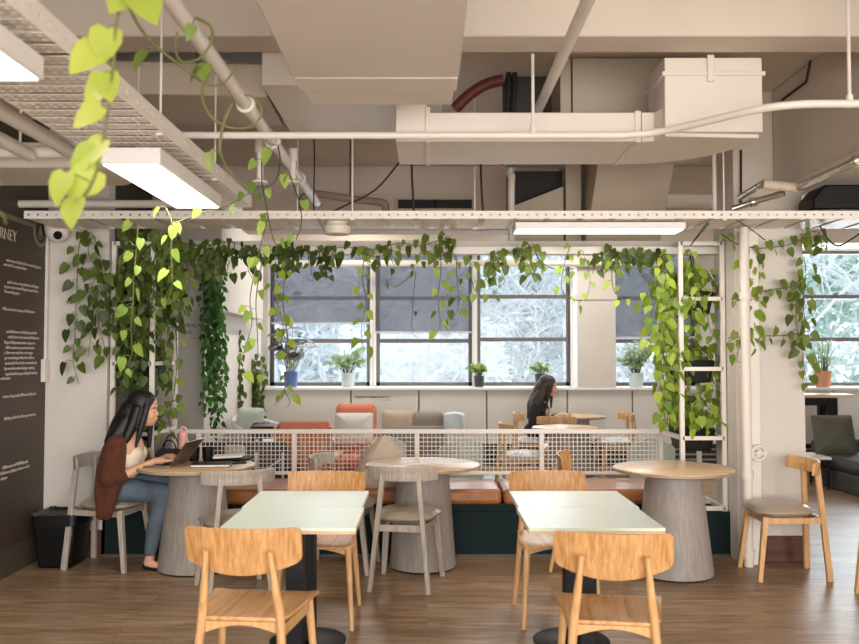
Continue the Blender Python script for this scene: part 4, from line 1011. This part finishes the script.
def tumbler(lab, px, rot):
    p = G(px, 461, TZ); t = thing('black_tumbler', lab, 'tumbler', (p.x, p.y, TZ), 0, 'black tumblers on the laptop table')
    MB().lathe([(.034, 0), (.037, .01), (.042, .1), (.039, .1), (.034, .02), (.003, .018)], 28).build('cup', BLACK, t, smooth=True)
    MB().lathe([(.0385, .07), (.001, .072)], 20).build('filling', SOIL, t)
    return t
tumbler('black tumbler next to the laptop lid, left of its twin', 194, 0); tumbler('black tumbler beside the notebook, right of its twin', 208, 0)
t = thing('water_bottle', 'pink water bottle with carry loop behind the brown laptop', 'bottle', (-1.80, 6.38, TZ))
MB().lathe([(.033, 0), (.036, .006), (.036, .15), (.028, .172)], 28).build('body', PINK, t, smooth=True)
MB().lathe([(.030, .172), (.031, .178), (.031, .205), (.022, .215)], 24).build('cap', PINK, t, smooth=True)
MB().tube([(.024*math.cos(a), 0, .21+.034*math.sin(a)) for a in [PI*k/12 for k in range(13)]], .006, 8).build('carry_loop', PINK, t, smooth=True)
p = G(174, 457, TZ); t = thing('handbag', 'black handbag with two loop handles standing behind the laptop', 'bag', (-1.885, 6.34, TZ))
t.scale = (.8, .8, .9)
b_ = puff(.26, .12, .05, 0, .09, .01, .6); b_.build('bag_body', BLACKCLOTH, t, smooth=True)
for y, h in ((-.03, .17), (.04, .21)): MB().tube([(.07*math.cos(a), y, .06+(h-.06)*math.sin(a)) for a in [PI*k/16 for k in range(17)]], .006, 8).build('handle', BLACK, t, smooth=True)
p = G(212, 466, TZ); t = thing('notebook', 'closed black notebook with pale page edge lying nearest on the laptop table', 'notebook', (p.x, p.y, TZ), 6)
MB().box((-.135, -.09, 0), (.135, .09, .004)).box((-.135, -.09, .018), (.135, .09, .022)).build('cover', BLACK, t, bevel=.001)
MB().box((-.13, -.088, .004), (.128, .088, .018)).build('pages', PAPER, t)
p = G(226, 462, TZ); t = thing('sketchbook', 'black folder lying under the grey paper pad, right of the notebook', 'notebook', (p.x+.02, p.y+.10, TZ), -12)
MB().prism(rrect(.24, .18, .01), 0, .02).build('cover', BLACK, t, bevel=.002); MB().box((-.1, -.089, .005), (.1, -.08, .015)).build('pages', PAPER, t)
t = thing('paper_pad', 'pale grey paper pad lying tilted on top of the black folder', 'pad', (p.x-.0, p.y+.09, TZ+.021), 4)
slab(rrect(.21, .15, .008), lambda a, b_, k, s: (a, b_, .010+s*.007+.006*k*k*(1 if a > 0 else -.3)), 0, 3).build('sheets', PAPER, t, bevel=.001)
p = G(236, 464, TZ); 
single(MB().prism(rrect(.075, .15, .01), 0, .009), 'mobile_phone', BLACK, 'black phone at the right edge of the laptop table', 'phone', loc=(p.x-.01, p.y+.02, TZ), rz=-60, bevel=.002)
# ---------------------------------------------------------------- plants
LT = [(0, .02, 0), (-.22, -.07, .03), (-.41, .08, .07), (-.43, .36, .07), (-.26, .70, .03), (0, 1.0, -.08), (.26, .70, .03), (.43, .36, .07), (.41, .08, .07), (.22, -.07, .03), (0, .34, 0), (0, .68, -.02)]
LFc = [(0, 1, 2, 10), (2, 3, 10), (3, 4, 11, 10), (4, 5, 11), (5, 6, 11), (6, 7, 10, 11), (7, 8, 10), (8, 9, 0, 10)]
def leaf(mb, p, tip, nrm, s, w=1.0):
    y = tip.normalized(); z = (nrm-y*nrm.dot(y)); z = z.normalized() if z.length > 1e-4 else y.orthogonal().normalized(); x = y.cross(z)
    M = Matrix(((x.x*s*w, y.x*s, z.x*s, p.x), (x.y*s*w, y.y*s, z.y*s, p.y), (x.z*s*w, y.z*s, z.z*s, p.z), (0, 0, 0, 1)))
    mb.add(LT, LFc, M)
def resample(pts, step):
    out = []; acc = 0
    for a, b_ in zip(pts[:-1], pts[1:]):
        L = (b_-a).length
        while acc <= L: out.append((a+(b_-a)*(acc/L if L else 0), (b_-a).normalized())); acc += step
        acc -= L
    return out
def grow(ms, ml, pts, size, step, r, rnd, pet=.5, w=.80, face=(0, -1, .15), spread=1.15, keep=1.0):
    ms.tube(pts, [r*(1-.5*i/len(pts)) for i in range(len(pts))], 6)
    side = 1
    for p, d_ in resample(pts, step):
        if rnd.random() > keep: continue
        side = -side
        s = size*rnd.uniform(.65, 1.15)
        out = Vector((rnd.uniform(-1, 1), rnd.uniform(-1, .4), 0))
        lat = d_.cross(Vector((0, 1, 0))); lat = lat.normalized() if lat.length > .1 else Vector((1, 0, 0))
        base = p+lat*side*s*pet*rnd.uniform(.5, 1.2)+Vector((0, -1, 0))*s*rnd.uniform(.0, .4)+Vector((0, 0, rnd.uniform(-.2, .3)*s))
        ms.tube([p, (p+base)/2+Vector((0, 0, .12*s)), base], r*.45, 4, cap=False)
        tip = Vector((lat.x*side*.4+rnd.uniform(-.55, .55), rnd.uniform(-.5, .3), -1))
        n_ = Vector((face[0]+rnd.uniform(-spread, spread), face[1]+rnd.uniform(-.3, .3), face[2]+rnd.uniform(-.2, .4)))
        leaf(ml, base, tip, n_, s, w)
def vine(label, pts, size, step, mat, r=.004, seed=0, stem=STEM, group=None, name='hanging_vine', extra=(), **kw):
    rnd = random.Random(seed); pts = [Vector(p) for p in pts]; o = pts[0]
    t = thing(name, label, 'plant', o, 0, group); ms = MB(); ml = MB()
    for q_ in [pts]+[[Vector(x) for x in e_] for e_ in extra]:
        grow(ms, ml, [p-o for p in cr(q_, 5)], size, step, r, rnd, **kw)
    ms.build('stem', stem, t, smooth=True); ml.build('leaves', mat, t, smooth=True)
    return t
def pp(Y, *xy): return [P(x, y, Y) for x, y in xy]
def garland(label, Y, path, drops, size, mat, seed, step=.05, group=None, dl=(.1, .3)):
    """wire-borne vine along path with strands dropping from it"""
    rnd = random.Random(seed); ex = []
    base = cr(pp(Y, *path), 6)
    for k in range(drops):
        p = base[rnd.randrange(len(base))]; L = rnd.uniform(*dl)
        q_ = [p+Vector((0, rnd.uniform(-.04, .04), 0))]
        for j in range(1, 4): q_.append(q_[-1]+Vector((rnd.uniform(-.05, .05), rnd.uniform(-.03, .02), -L/3)))
        ex.append(q_)
    return vine(label, pp(Y, *path), size, step, mat, seed=seed, extra=ex, group=group, name='vine_garland')
GV = 'vines trained along the tray'
garland('dense dark vine under the tray between the left shelf and the blue pot window', 6.6, [(172, 240), (200, 246), (230, 242), (262, 250), (290, 248)], 20, .08, LF_DARK, 3, .05, GV, (.06, .28))
garland('dense vine tangle dropping over the front of the left shelf', 6.5, [(128, 230), (150, 234), (170, 236), (180, 240)], 18, .08, LF_MID, 5, .05, GV, (.15, .6))
garland('dark vine along the tray above the left grey blind', 6.6, [(285, 246), (315, 252), (345, 247), (372, 252)], 11, .08, LF_DARK, 7, .055, GV, (.06, .25))
garland('olive vine along the tray above the middle grey blind', 6.55, [(372, 250), (400, 243), (418, 246), (440, 240), (448, 236)], 7, .085, LF_MID, 9, .05, GV, (.05, .2))
garland('vine clump hanging at the upper corner of the uncovered window', 6.55, [(490, 262), (505, 254), (518, 250), (528, 243)], 10, .08, LF_MID, 11, .05, GV, (.1, .28))
garland('dark vine row along the tray above the white column', 6.6, [(595, 254), (615, 252), (635, 253), (660, 252)], 14, .075, LF_DARK, 13, .045, GV, (.05, .16))
vine('thin vine strand with pale leaves hanging over the seam of the two grey blinds', pp(6.55, (366, 250), (362, 275), (366, 300), (361, 330), (364, 350)), .085, .07, LF_YEL, seed=21)
vine('thin vine strand ending low over the middle grey blind', pp(6.55, (440, 246), (441, 270), (438, 300), (440, 325), (431, 342)), .08, .085, LF_YEL, seed=22)
vine('vine strand curling left over the right half of the middle blind', pp(6.55, (456, 255), (457, 280), (459, 300), (455, 315), (444, 318)), .075, .06, LF_MID, seed=23)
vine('vine strand hanging beside the frame between blind and uncovered window', pp(6.55, (470, 255), (471, 275), (476, 292), (488, 298), (498, 288)), .08, .075, LF_MID, seed=24)
vine('bare twining vine with few leaves over the right top of the uncovered window', pp(6.55, (534, 244), (538, 258), (547, 266), (560, 270), (575, 268), (590, 262)), .08, .10, LF_MID, seed=25, stem=STEMD)
vine('looped vine with yellow-green leaves in front of the white column', pp(6.5, (570, 246), (563, 270), (562, 290), (572, 299), (586, 298), (590, 275), (582, 250)), .07, .085, LF_YEL, seed=26)
vine('short yellow-green vine strand drooping over the right grey blind', pp(6.5, (612, 262), (613, 288), (622, 299), (634, 302), (645, 296), (652, 282)), .075, .07, LF_YEL, seed=27)
vine('bare dark vine tendrils looping over the middle grey blind', pp(6.55, (414, 265), (410, 276), (396, 287), (386, 280)), .05, .3, LF_DARK, seed=28, stem=STEMD, extra=[pp(6.55, (416, 272), (414, 290), (412, 330), (420, 338))], r=.003)
vine('strand of light leaves hanging left of the ivy wall, from loops under the tray', pp(5.4, (268, 215), (262, 240), (254, 275), (250, 300), (252, 322), (246, 345), (238, 372)), .078, .10, LF_YEL, keep=.8, seed=29, extra=[pp(5.4, (262, 262), (256, 300), (258, 350), (254, 375))])
vine('long strand falling before the blue plant pot to the cabinets', pp(6.4, (287, 262), (283, 300), (288, 340), (286, 378), (283, 396), (274, 405)), .075, .085, LF_YEL, seed=30, extra=[pp(6.4, (276, 262), (274, 290), (282, 320), (286, 350)), pp(6.4, (284, 390), (290, 402), (286, 408))])
# left of the shelf, in front of the white wall
vine('dark leafy vine hanging leftmost on the white wall above the bin', pp(6.35, (82, 232), (78, 255), (77, 285), (76, 310), (75, 335), (73, 360), (79, 384)), .095, .06, LF_DARK, seed=31)
vine('vine strand on the white wall just left of the left shelf posts', pp(6.35, (94, 236), (101, 262), (103, 290), (98, 318), (104, 345), (108, 360)), .095, .065, LF_DARK, seed=32, extra=[pp(6.35, (94, 236), (88, 250), (96, 275), (82, 300)), pp(6.35, (100, 300), (92, 330), (88, 358))])
# bright strands near the lamp
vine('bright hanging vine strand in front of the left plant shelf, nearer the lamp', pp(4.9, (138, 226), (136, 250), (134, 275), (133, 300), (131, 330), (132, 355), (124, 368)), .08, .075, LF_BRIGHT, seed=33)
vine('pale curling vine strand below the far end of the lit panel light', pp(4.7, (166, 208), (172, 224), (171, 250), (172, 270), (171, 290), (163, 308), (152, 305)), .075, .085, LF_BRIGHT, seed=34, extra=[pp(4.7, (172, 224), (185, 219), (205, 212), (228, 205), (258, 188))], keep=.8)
# foreground
t = thing('hanging_vine', 'big lime-green vine hanging closest to the viewer at upper left', 'plant', P(126, -30, 1.9)); o = t.location.copy(); ms = MB(); ml = MB()
st = cr(pp(1.9, (150, -25), (128, -8), (117, 20), (114, 60), (109, 100), (104, 135), (97, 170), (86, 193), (74, 203)), 6); ms.tube([p-o for p in st], .0034, 8)
rnd = random.Random(5)
for b0, t0 in [((107, 28), (103, 63)), ((100, 46), (70, 72)), ((104, 80), (84, 106)), ((103, 72), (111, 101)), ((102, 106), (73, 126)), ((104, 139), (84, 168)), ((96, 150), (70, 170)), ((98, 170), (68, 196)), ((66, 172), (55, 205)), ((76, 198), (70, 228)), ((124, -6), (110, 12)), ((140, -14), (155, 22))]:
    a_ = P(b0[0], b0[1], 1.9); c_ = P(t0[0], t0[1], 1.9-rnd.uniform(-.02, .03)); q_ = min(st, key=lambda p: (p-a_).length)
    ms.tube([q_-o, (q_+a_)/2-o+Vector((0, 0, .004)), a_-o], .0015, 5, cap=False)
    leaf(ml, a_-o, c_-a_, Vector((rnd.uniform(-.5, .5), -1, rnd.uniform(.0, .4))), (c_-a_).length*1.05, .95)
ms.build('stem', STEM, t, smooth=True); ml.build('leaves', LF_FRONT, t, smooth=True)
vine('blurred lime leaves poking in at the left picture edge', pp(1.7, (-30, 190), (-14, 205), (2, 214), (6, 224)), .075, .06, LF_FRONT, r=.003, seed=37)
vine('olive vine looping around the thick white sprinkler pipe at upper left', pp(2.7, (126, 0), (140, 28), (158, 48), (176, 62), (192, 74), (207, 84), (222, 84), (236, 68)), .075, .17, LF_MID, r=.0055, seed=38, stem=STEM, extra=[pp(2.7, (196, 18), (210, 26), (212, 40), (200, 58), (182, 62), (175, 48), (178, 32)), pp(2.7, (208, 72), (202, 95), (212, 118), (232, 128), (252, 126), (262, 112), (254, 98), (244, 95)), pp(2.7, (232, 104), (224, 122), (220, 150), (228, 170), (238, 182), (252, 188))], keep=.62)
vine('dark vine trailing past the sprinkler fitting down to two pale leaves', pp(4.6, (262, 160), (262, 182), (266, 205), (270, 225), (275, 243), (286, 244)), .085, .17, LF_BRIGHT, seed=39, stem=STEMD, extra=[pp(4.6, (278, 145), (280, 165), (272, 185), (248, 186)), pp(4.6, (290, 175), (300, 205), (301, 225), (296, 240))])
# on the column
vine('vine running level along the top of the white column at right', pp(6.2, (722, 234), (735, 243), (755, 248), (775, 247), (795, 243), (806, 236), (820, 243), (826, 250)), .075, .05, LF_MID, seed=41, stem=STEMD, extra=[pp(6.2, (806, 234), (812, 242), (806, 252)), pp(6.2, (800, 235), (818, 232), (822, 248))])
vine('vine running level across the white column at mid height', pp(6.22, (732, 300), (748, 293), (765, 291), (785, 288), (800, 287), (806, 280)), .08, .042, LF_MID, seed=42, stem=STEMD)
vine('lower level vine across the white column', pp(6.22, (728, 338), (745, 337), (765, 336), (790, 335), (806, 331)), .08, .05, LF_MID, seed=43, stem=STEMD)
vine('vine strand climbing down the left part of the white column', pp(6.22, (742, 258), (752, 275), (745, 300), (752, 320), (740, 345), (736, 362)), .09, .048, LF_YEL, seed=44, extra=[pp(6.22, (756, 255), (757, 290), (754, 330), (757, 350))])
vine('vine strand hanging down the right edge of the white column', pp(6.22, (804, 258), (806, 275), (803, 300), (805, 325), (802, 350), (808, 390)), .085, .042, LF_MID, seed=45, extra=[pp(6.22, (797, 295), (796, 320), (800, 345))])
# potted trailing plants in the shelf frames
def planter(label, loc, mat, seed, stems=16, L=(.3, .7), size=.10, step=.06, group=None, spreadxy=(.26, .3), up=.12, pw=.25, pd=.44, ph=.17, bias=(0, -.35)):
    rnd = random.Random(seed)
    t = thing('trailing_pothos', label, 'plant', loc, 0, group)
    MB().hexa([(-pw/2+.03, -pd/2+.03, -ph+.045), (pw/2-.03, -pd/2+.03, -ph+.045), (pw/2-.03, pd/2-.03, -ph+.045), (-pw/2+.03, pd/2-.03, -ph+.045)],
              [(-pw/2, -pd/2, .045), (pw/2, -pd/2, .045), (pw/2, pd/2, .045), (-pw/2, pd/2, .045)]).build('pot', BLACK, t, bevel=.008)
    MB().box((-pw/2+.012, -pd/2+.012, .043), (pw/2-.012, pd/2-.012, .052)).build('soil', SOIL, t)
    ms = MB(); ml = MB()
    for k in range(stems):
        a = rnd.uniform(0, 2*PI); e_ = Vector((math.cos(a)*spreadxy[0]+bias[0]*spreadxy[0], math.sin(a)*spreadxy[1]+bias[1]*spreadxy[1], 0))
        s0 = Vector((rnd.uniform(-.6, .6)*pw/2, rnd.uniform(-.6, .6)*pd/2, .045)); u_ = rnd.uniform(.4, 1)*up
        pts = [s0, s0+e_*.45+Vector((0, 0, u_)), s0+e_*rnd.uniform(.75, 1)+Vector((0, 0, u_*.5))]
        Lx = rnd.uniform(*L); n = 4
        for j in range(n): pts.append(pts[-1]+Vector((rnd.uniform(-.05, .05), rnd.uniform(-.04, .03), -Lx/n)))
        grow(ms, ml, cr(pts, 4), size, step, .004, rnd)
    ms.build('stems', STEM, t, smooth=True); ml.build('leaves', mat, t, smooth=True)
    return t
GP = 'trailing plants in the shelf frames'
xr = 2.08; xl = -2.225
planter('trailing plant in the topmost black pot of the right shelf', (xr, 6.8, 1.94), LF_YEL, 51, 17, (.15, .5), .085, .06, GP, (.2, .3), .22, bias=(-.25, -.4))
planter('trailing plant in the middle black pot of the right shelf', (xr, 6.8, 1.41), LF_YEL, 52, 18, (.15, .42), .085, .06, GP, (.2, .3), .18, bias=(-.3, -.35))
planter('trailing plant in the lowest black pot of the right shelf', (xr, 6.8, .89), LF_YEL, 53, 13, (.05, .12), .085, .06, GP, (.18, .26), .30, bias=(-.2, -.3))
planter('dark trailing plant in the top pot of the left shelf', (xl, 6.8, 1.94), LF_DARK, 54, 30, (.2, .5), .088, .055, GP, (.24, .32), .26, bias=(.1, -.4))
planter('dark trailing plant in the middle pot of the left shelf above the woman\'s head', (xl, 6.8, 1.45), LF_DARK, 55, 22, (.12, .36), .088, .055, GP, (.16, .28), .20, bias=(-.3, -.2))
planter('small trailing plant low on the left shelf behind the woman\'s shoulder', (xl+.06, 6.72, .92), LF_MID, 56, 4, (.05, .15), .08, .07, GP, (.1, .12), .14, pw=.14, pd=.14, ph=.13)
vine('long loose vine dropping from the left shelf past the woman\'s face', pp(6.42, (176, 330), (177, 360), (175, 385), (171, 403), (158, 416), (149, 422)), .085, .075, LF_MID, seed=57, stem=STEMD, extra=[pp(6.42, (171, 403), (169, 420), (172, 438)), pp(6.42, (171, 403), (178, 398), (182, 398))])
vine('leafy vine column filling the left side of the right shelf', pp(6.45, (666, 250), (662, 275), (668, 300), (660, 330), (664, 360), (662, 395), (666, 420)), .088, .036, LF_YEL, seed=58, extra=[pp(6.45, (656, 290), (652, 320), (655, 350)), pp(6.5, (690, 250), (694, 275), (688, 300), (692, 330))])
# ivy on the far left wall
def ivy(label, Y, xs, ys, n, size, mat, seed):
    rnd = random.Random(seed); strands = []
    for k in range(n):
        x = rnd.uniform(*xs); y0 = rnd.uniform(ys[0], ys[0]+(ys[1]-ys[0])*.35); y1 = rnd.uniform(ys[0]+(ys[1]-ys[0])*.65, ys[1])
        strands.append([P(x+rnd.uniform(-3, 3), y0+(y1-y0)*j/5, Y-rnd.uniform(0, .12)) for j in range(6)])
    return vine(label, strands[0], size, .05, mat, seed=seed, extra=strands[1:], name='wall_ivy', r=.003, pet=.5)
ivy('bright green ivy column hanging at the edge of the lounge wall', 8.7, (204, 222), (252, 445), 17, .066, LF_IVY, 61)
ivy('dark ivy mass climbing the back left corner of the lounge', 10.6, (216, 240), (318, 450), 14, .085, LF_DARK, 62)
ivy('dark ivy spreading low beside the left window edge', 11.4, (236, 266), (350, 445), 14, .085, LF_DARK, 63)
# sill plants
def pot(label, px, ytop, ybot, w, mat, Y=11.78):
    p = P(px, ybot, Y); h = (ybot-ytop)/(F/Y); r = w/2/(F/Y)
    t = thing('potted_plant', label, 'plant', (p.x, Y, 1.065))
    MB().lathe([(r*.78, 0), (r*.8, .004), (r, h), (r*.93, h), (r*.9, h-.03), (.002, h-.03)], 28).build('pot', mat, t, smooth=True)
    MB().lathe([(r*.9, h-.028), (.002, h-.022)], 20).build('soil', SOIL, t)
    return t, h, r
def bush(t, h, r, mat, seed, n, size, spread, up, w=.9, stem=STEM, lpb=6, droop=.6):
    rnd = random.Random(seed); ms = MB(); ml = MB()
    for k in range(n):
        a = rnd.uniform(0, 2*PI); q_ = rnd.uniform(.1, 1)**.6; z1 = up*rnd.uniform(.35, 1)
        e_ = Vector((math.cos(a)*spread*q_, math.sin(a)*spread*q_*.8, h+z1)); s0 = Vector((math.cos(a)*r*.4, math.sin(a)*r*.4, h-.03))
        pts = cr([s0, s0*.5+e_*.5+Vector((0, 0, .06)), e_], 5); ms.tube(pts, .004, 5)
        for j in range(lpb):
            f_ = .35+.65*(j+1)/lpb; p = pts[min(len(pts)-1, int(f_*(len(pts)-1)))]
            an = rnd.uniform(0, 2*PI); tip = Vector((math.cos(an), math.sin(an), -droop+rnd.uniform(-.4, .6))); nr = Vector((rnd.uniform(-.6, .6), -.6, .8))
            leaf(ml, p, tip, nr, size*rnd.uniform(.7, 1.15), w)
    ms.build('stems', stem, t, smooth=True); ml.build('leaves', mat, t, smooth=True)
t, h, r = pot('rubber plant with dark purplish leaves in a blue pot on the sill', 291, 371, 386, 15, POTBLUE); bush(t, h, r, LF_PURP, 71, 15, .20, .36, .68, .5, STEMD, 4, .3)
t, h, r = pot('leafy green plant in a pale pot on the sill under the left blind', 348, 372, 386, 15, POTGREY); bush(t, h, r, LF_PALE, 72, 22, .085, .28, .36, .8)
t, h, r = pot('small round bush in a dark pot on the sill left of the uncovered window', 479, 376, 387, 11, POTDARK); bush(t, h, r, LF_BRIGHT, 73, 26, .055, .16, .17, 1.0)
t, h, r = pot('trailing plant in a dark pot on the sill behind the woman in black', 541, 373, 386, 13, POTDARK); bush(t, h, r, LF_PALE, 74, 22, .06, .16, .16, 1.0, STEM, 6, 1.2)
t, h, r = pot('small leafy tree in a pale grey pot on the sill right of the white column', 636, 374, 388, 16, POTGREY); bush(t, h, r, LF_PALE, 75, 26, .085, .28, .48, .75)
t, h, r = pot('wispy plant in a terracotta pot on the sill of the right window', 823, 375, 391, 17, TERRA); bush(t, h, r, LF_PALE, 76, 30, .045, .2, .42, .6, STEM, 7)
# ---------------------------------------------------------------- outside
struct('ground_outside', MB().box((-14, 12.4, -1.2), (20, 40, -1.0)), OUTG)
def tree(label, loc, h, seed, spread=1.0, mat=BARK, tm=TWIG, depth=5):
    rnd = random.Random(seed); t = thing('bare_tree', label, 'tree', loc, 0, 'bare trees outside the windows'); tr = MB(); tw = MB()
    def br(p, d_, L, r, lv):
        pts = [p]; dd = d_.copy()
        for k in range(3):
            dd = (dd+Vector((rnd.uniform(-.3, .3), rnd.uniform(-.3, .3), rnd.uniform(-.15, .2)))).normalized(); pts.append(pts[-1]+dd*L/3)
        (tr if lv < 2 else tw).tube(pts, [r, r*.85, r*.7, r*.55], 5 if lv > 1 else 8, cap=False)
        if lv >= depth: return
        for k in range(rnd.choice((3, 4)) if lv else 7):
            f_ = rnd.uniform(.25, 1); q_ = pts[min(3, int(f_*3.99))]
            a = rnd.uniform(0, 2*PI); nd = (dd*.55+Vector((math.cos(a)*spread, math.sin(a)*spread, rnd.uniform(-.25, .6)))).normalized()
            br(q_, nd, L*rnd.uniform(.55, .78), r*.55, lv+1)
    br(Vector((0, 0, 0)), Vector((rnd.uniform(-.15, .15), 0, 1)), h*.55, h*.016, 0)
    tr.build('trunk', mat, t, smooth=True); tw.build('twigs', tm, t, smooth=True)
    return t
for i, (x, y, h, lab) in enumerate([(-2.6, 15.2, 4.6, 'bare pale tree outside the left window behind the blue pot'), (-.2, 15.8, 5.0, 'bare pale tree outside behind the middle window'), (1.6, 15.0, 4.6, 'bare pale tree outside the uncovered window, left of its middle'), (3.0, 16.2, 5.2, 'bare pale tree outside behind the white column'),
                                   (5.0, 15.5, 4.8, 'bare pale tree outside between the right windows'), (8.0, 15.6, 4.8, 'bare pale tree outside the far right window'), (.9, 18.0, 6.0, 'farther bare pale tree outside above the small dark potted bush')]):
    tree(lab, (x, y, -.2), h, 80+i)
for i, (x, y, h, lab) in enumerate([(-1.6, 14.3, 3.4, 'low spreading bare bush close outside the left window'), (.0, 14.5, 3.6, 'low spreading bare bush close outside the middle window'), (1.5, 14.2, 3.4, 'low spreading bare bush close outside the uncovered window'), (3.4, 14.4, 3.4, 'low spreading bare bush close outside the window by the potted tree'), (6.3, 14.4, 3.2, 'low spreading bare bush close outside the far right window')]):
    tree(lab, (x, y, -.2), h*.8, 180+i, 1.5, TWIG, TWIG, 5)
def shrub(label, loc, rad, h, seed, mat):
    rnd = random.Random(seed); t = thing('shrub', label, 'shrub', loc, 0, 'pale shrubs outside'); ml = MB(); ms = MB()
    for k in range(2600):
        a = rnd.uniform(0, 2*PI); b_ = rnd.uniform(0, PI/2); q_ = rnd.uniform(.55, 1)
        p = Vector((math.cos(a)*math.cos(b_)*rad*q_, math.sin(a)*math.cos(b_)*rad*q_*.7, math.sin(b_)*h*q_+.1))
        leaf(ml, p, Vector((rnd.uniform(-1, 1), rnd.uniform(-1, 1), rnd.uniform(-1, .5))), Vector((rnd.uniform(-.5, .5), -1, .6)), rnd.uniform(.14, .27), .7)
    for k in range(9):
        a = 2*PI*k/9; ms.tube([(0, 0, 0), (math.cos(a)*rad*.4, math.sin(a)*rad*.3, h*.5), (math.cos(a)*rad*.7, math.sin(a)*rad*.5, h*.8)], [.05, .03, .01], 6)
    ms.build('stems', BARK, t, smooth=True); ml.build('leaves', mat, t, smooth=True); return t
LF_FAR = leafmat('leaf_far', S(176, 190, 196), S(224, 232, 236)); LF_FARG = leafmat('leaf_far_green', S(164, 192, 182), S(214, 228, 220))
for i, (x, y, rd, h, m, lab) in enumerate([(-3.0, 18.3, 1.9, 4.6, LF_FAR, 'tall pale grey hedge shrub outside behind the left window'), (-.4, 19.0, 1.9, 4.8, LF_FAR, 'tall pale grey hedge shrub outside behind the middle window'), (2.2, 18.3, 1.9, 4.6, LF_FAR, 'tall pale hedge shrub outside behind the uncovered window'),
                                           (4.8, 18.8, 1.9, 4.8, LF_FAR, 'pale shrub outside behind the small potted tree'), (8.4, 17.6, 2.6, 4.8, LF_FARG, 'soft green shrub outside the far right window')]):
    shrub(lab, (x, y, -.2), rd, h, 95+i, m)
# ---------------------------------------------------------------- light
w = bpy.data.worlds.new('World'); SC.world = w; w.use_nodes = True; nt = w.node_tree; bg = nt.nodes['Background']
tc = N(nt, 'ShaderNodeTexCoord'); sep = N(nt, 'ShaderNodeSeparateXYZ'); nt.links.new(tc.outputs['Generated'], sep.inputs[0])
rmp = N(nt, 'ShaderNodeValToRGB'); rmp.color_ramp.elements[0].color = (.88, .94, .97, 1); rmp.color_ramp.elements[1].color = (.96, .98, 1, 1); rmp.color_ramp.elements[1].position = .4
nt.links.new(sep.outputs['Z'], rmp.inputs['Fac']); nt.links.new(rmp.outputs[0], bg.inputs['Color'])
bg.inputs['Strength'].default_value = 2.0
def area(name, loc, rot, sx, sy, p, c=(1, .95, .9)):
    l = bpy.data.lights.new(name, 'AREA'); l.shape = 'RECTANGLE'; l.size = sx; l.size_y = sy; l.energy = p; l.color = c
    o = bpy.data.objects.new(name, l); COL.objects.link(o); o.location = loc; o.rotation_euler = [math.radians(a) for a in rot]
    return o
area('rear_window_daylight', (1.95, -3.05, 1.5), (90, 0, 0), 9.5, 2.75, 580, (1, .975, .93))
area('front_window_daylight', (.4, 12.25, 2.0), (-90, 0, 0), 5.6, 1.8, 150, (.92, .97, 1))
area('right_window_daylight', (5.9, 12.25, 2.0), (-90, 0, 0), 1.4, 1.8, 90, (.92, .97, 1))
for x, y, L in ((-1.36, 1.6, 1.17), (-1.36, 3.86, 1.2), (2.2, -1.4, 1.17)):  # last entry lights the added unseen panel behind the viewer
    area('panel_lamp', (x, y+L/2, 2.36), (0, 0, 0), .26, L-.05, 16, (1, .95, .88))
for x in (-.9, 1.9): area('panel_lamp', (x, 10.3, 3.3), (0, 0, 0), .26, 1.1, 45, (1, .95, .88))  # fill light of the two added lounge panels
area('panel_lamp', (1.2, 6.03, 2.36), (0, 0, 0), 1.15, .2, 16, (1, .95, .88))
# ---------------------------------------------------------------- camera
cam = bpy.data.cameras.new('Camera'); co = bpy.data.objects.new('Camera', cam); COL.objects.link(co); SC.camera = co
co.location = (0, 0, CH); co.rotation_euler = (PI/2+TH, 0, 0)
cam.sensor_fit = 'HORIZONTAL'; cam.sensor_width = 36; cam.lens = 36*F/859; cam.shift_x = (429.5-CX)/859
cam.clip_start = .05; cam.clip_end = 100
cam.dof.use_dof = True; cam.dof.focus_distance = 6.0; cam.dof.aperture_fstop = 2.8
vs = SC.view_settings; vs.view_transform = 'Standard'; vs.look = 'None'; vs.exposure = 0; vs.gamma = 1; vs.use_curve_mapping = False
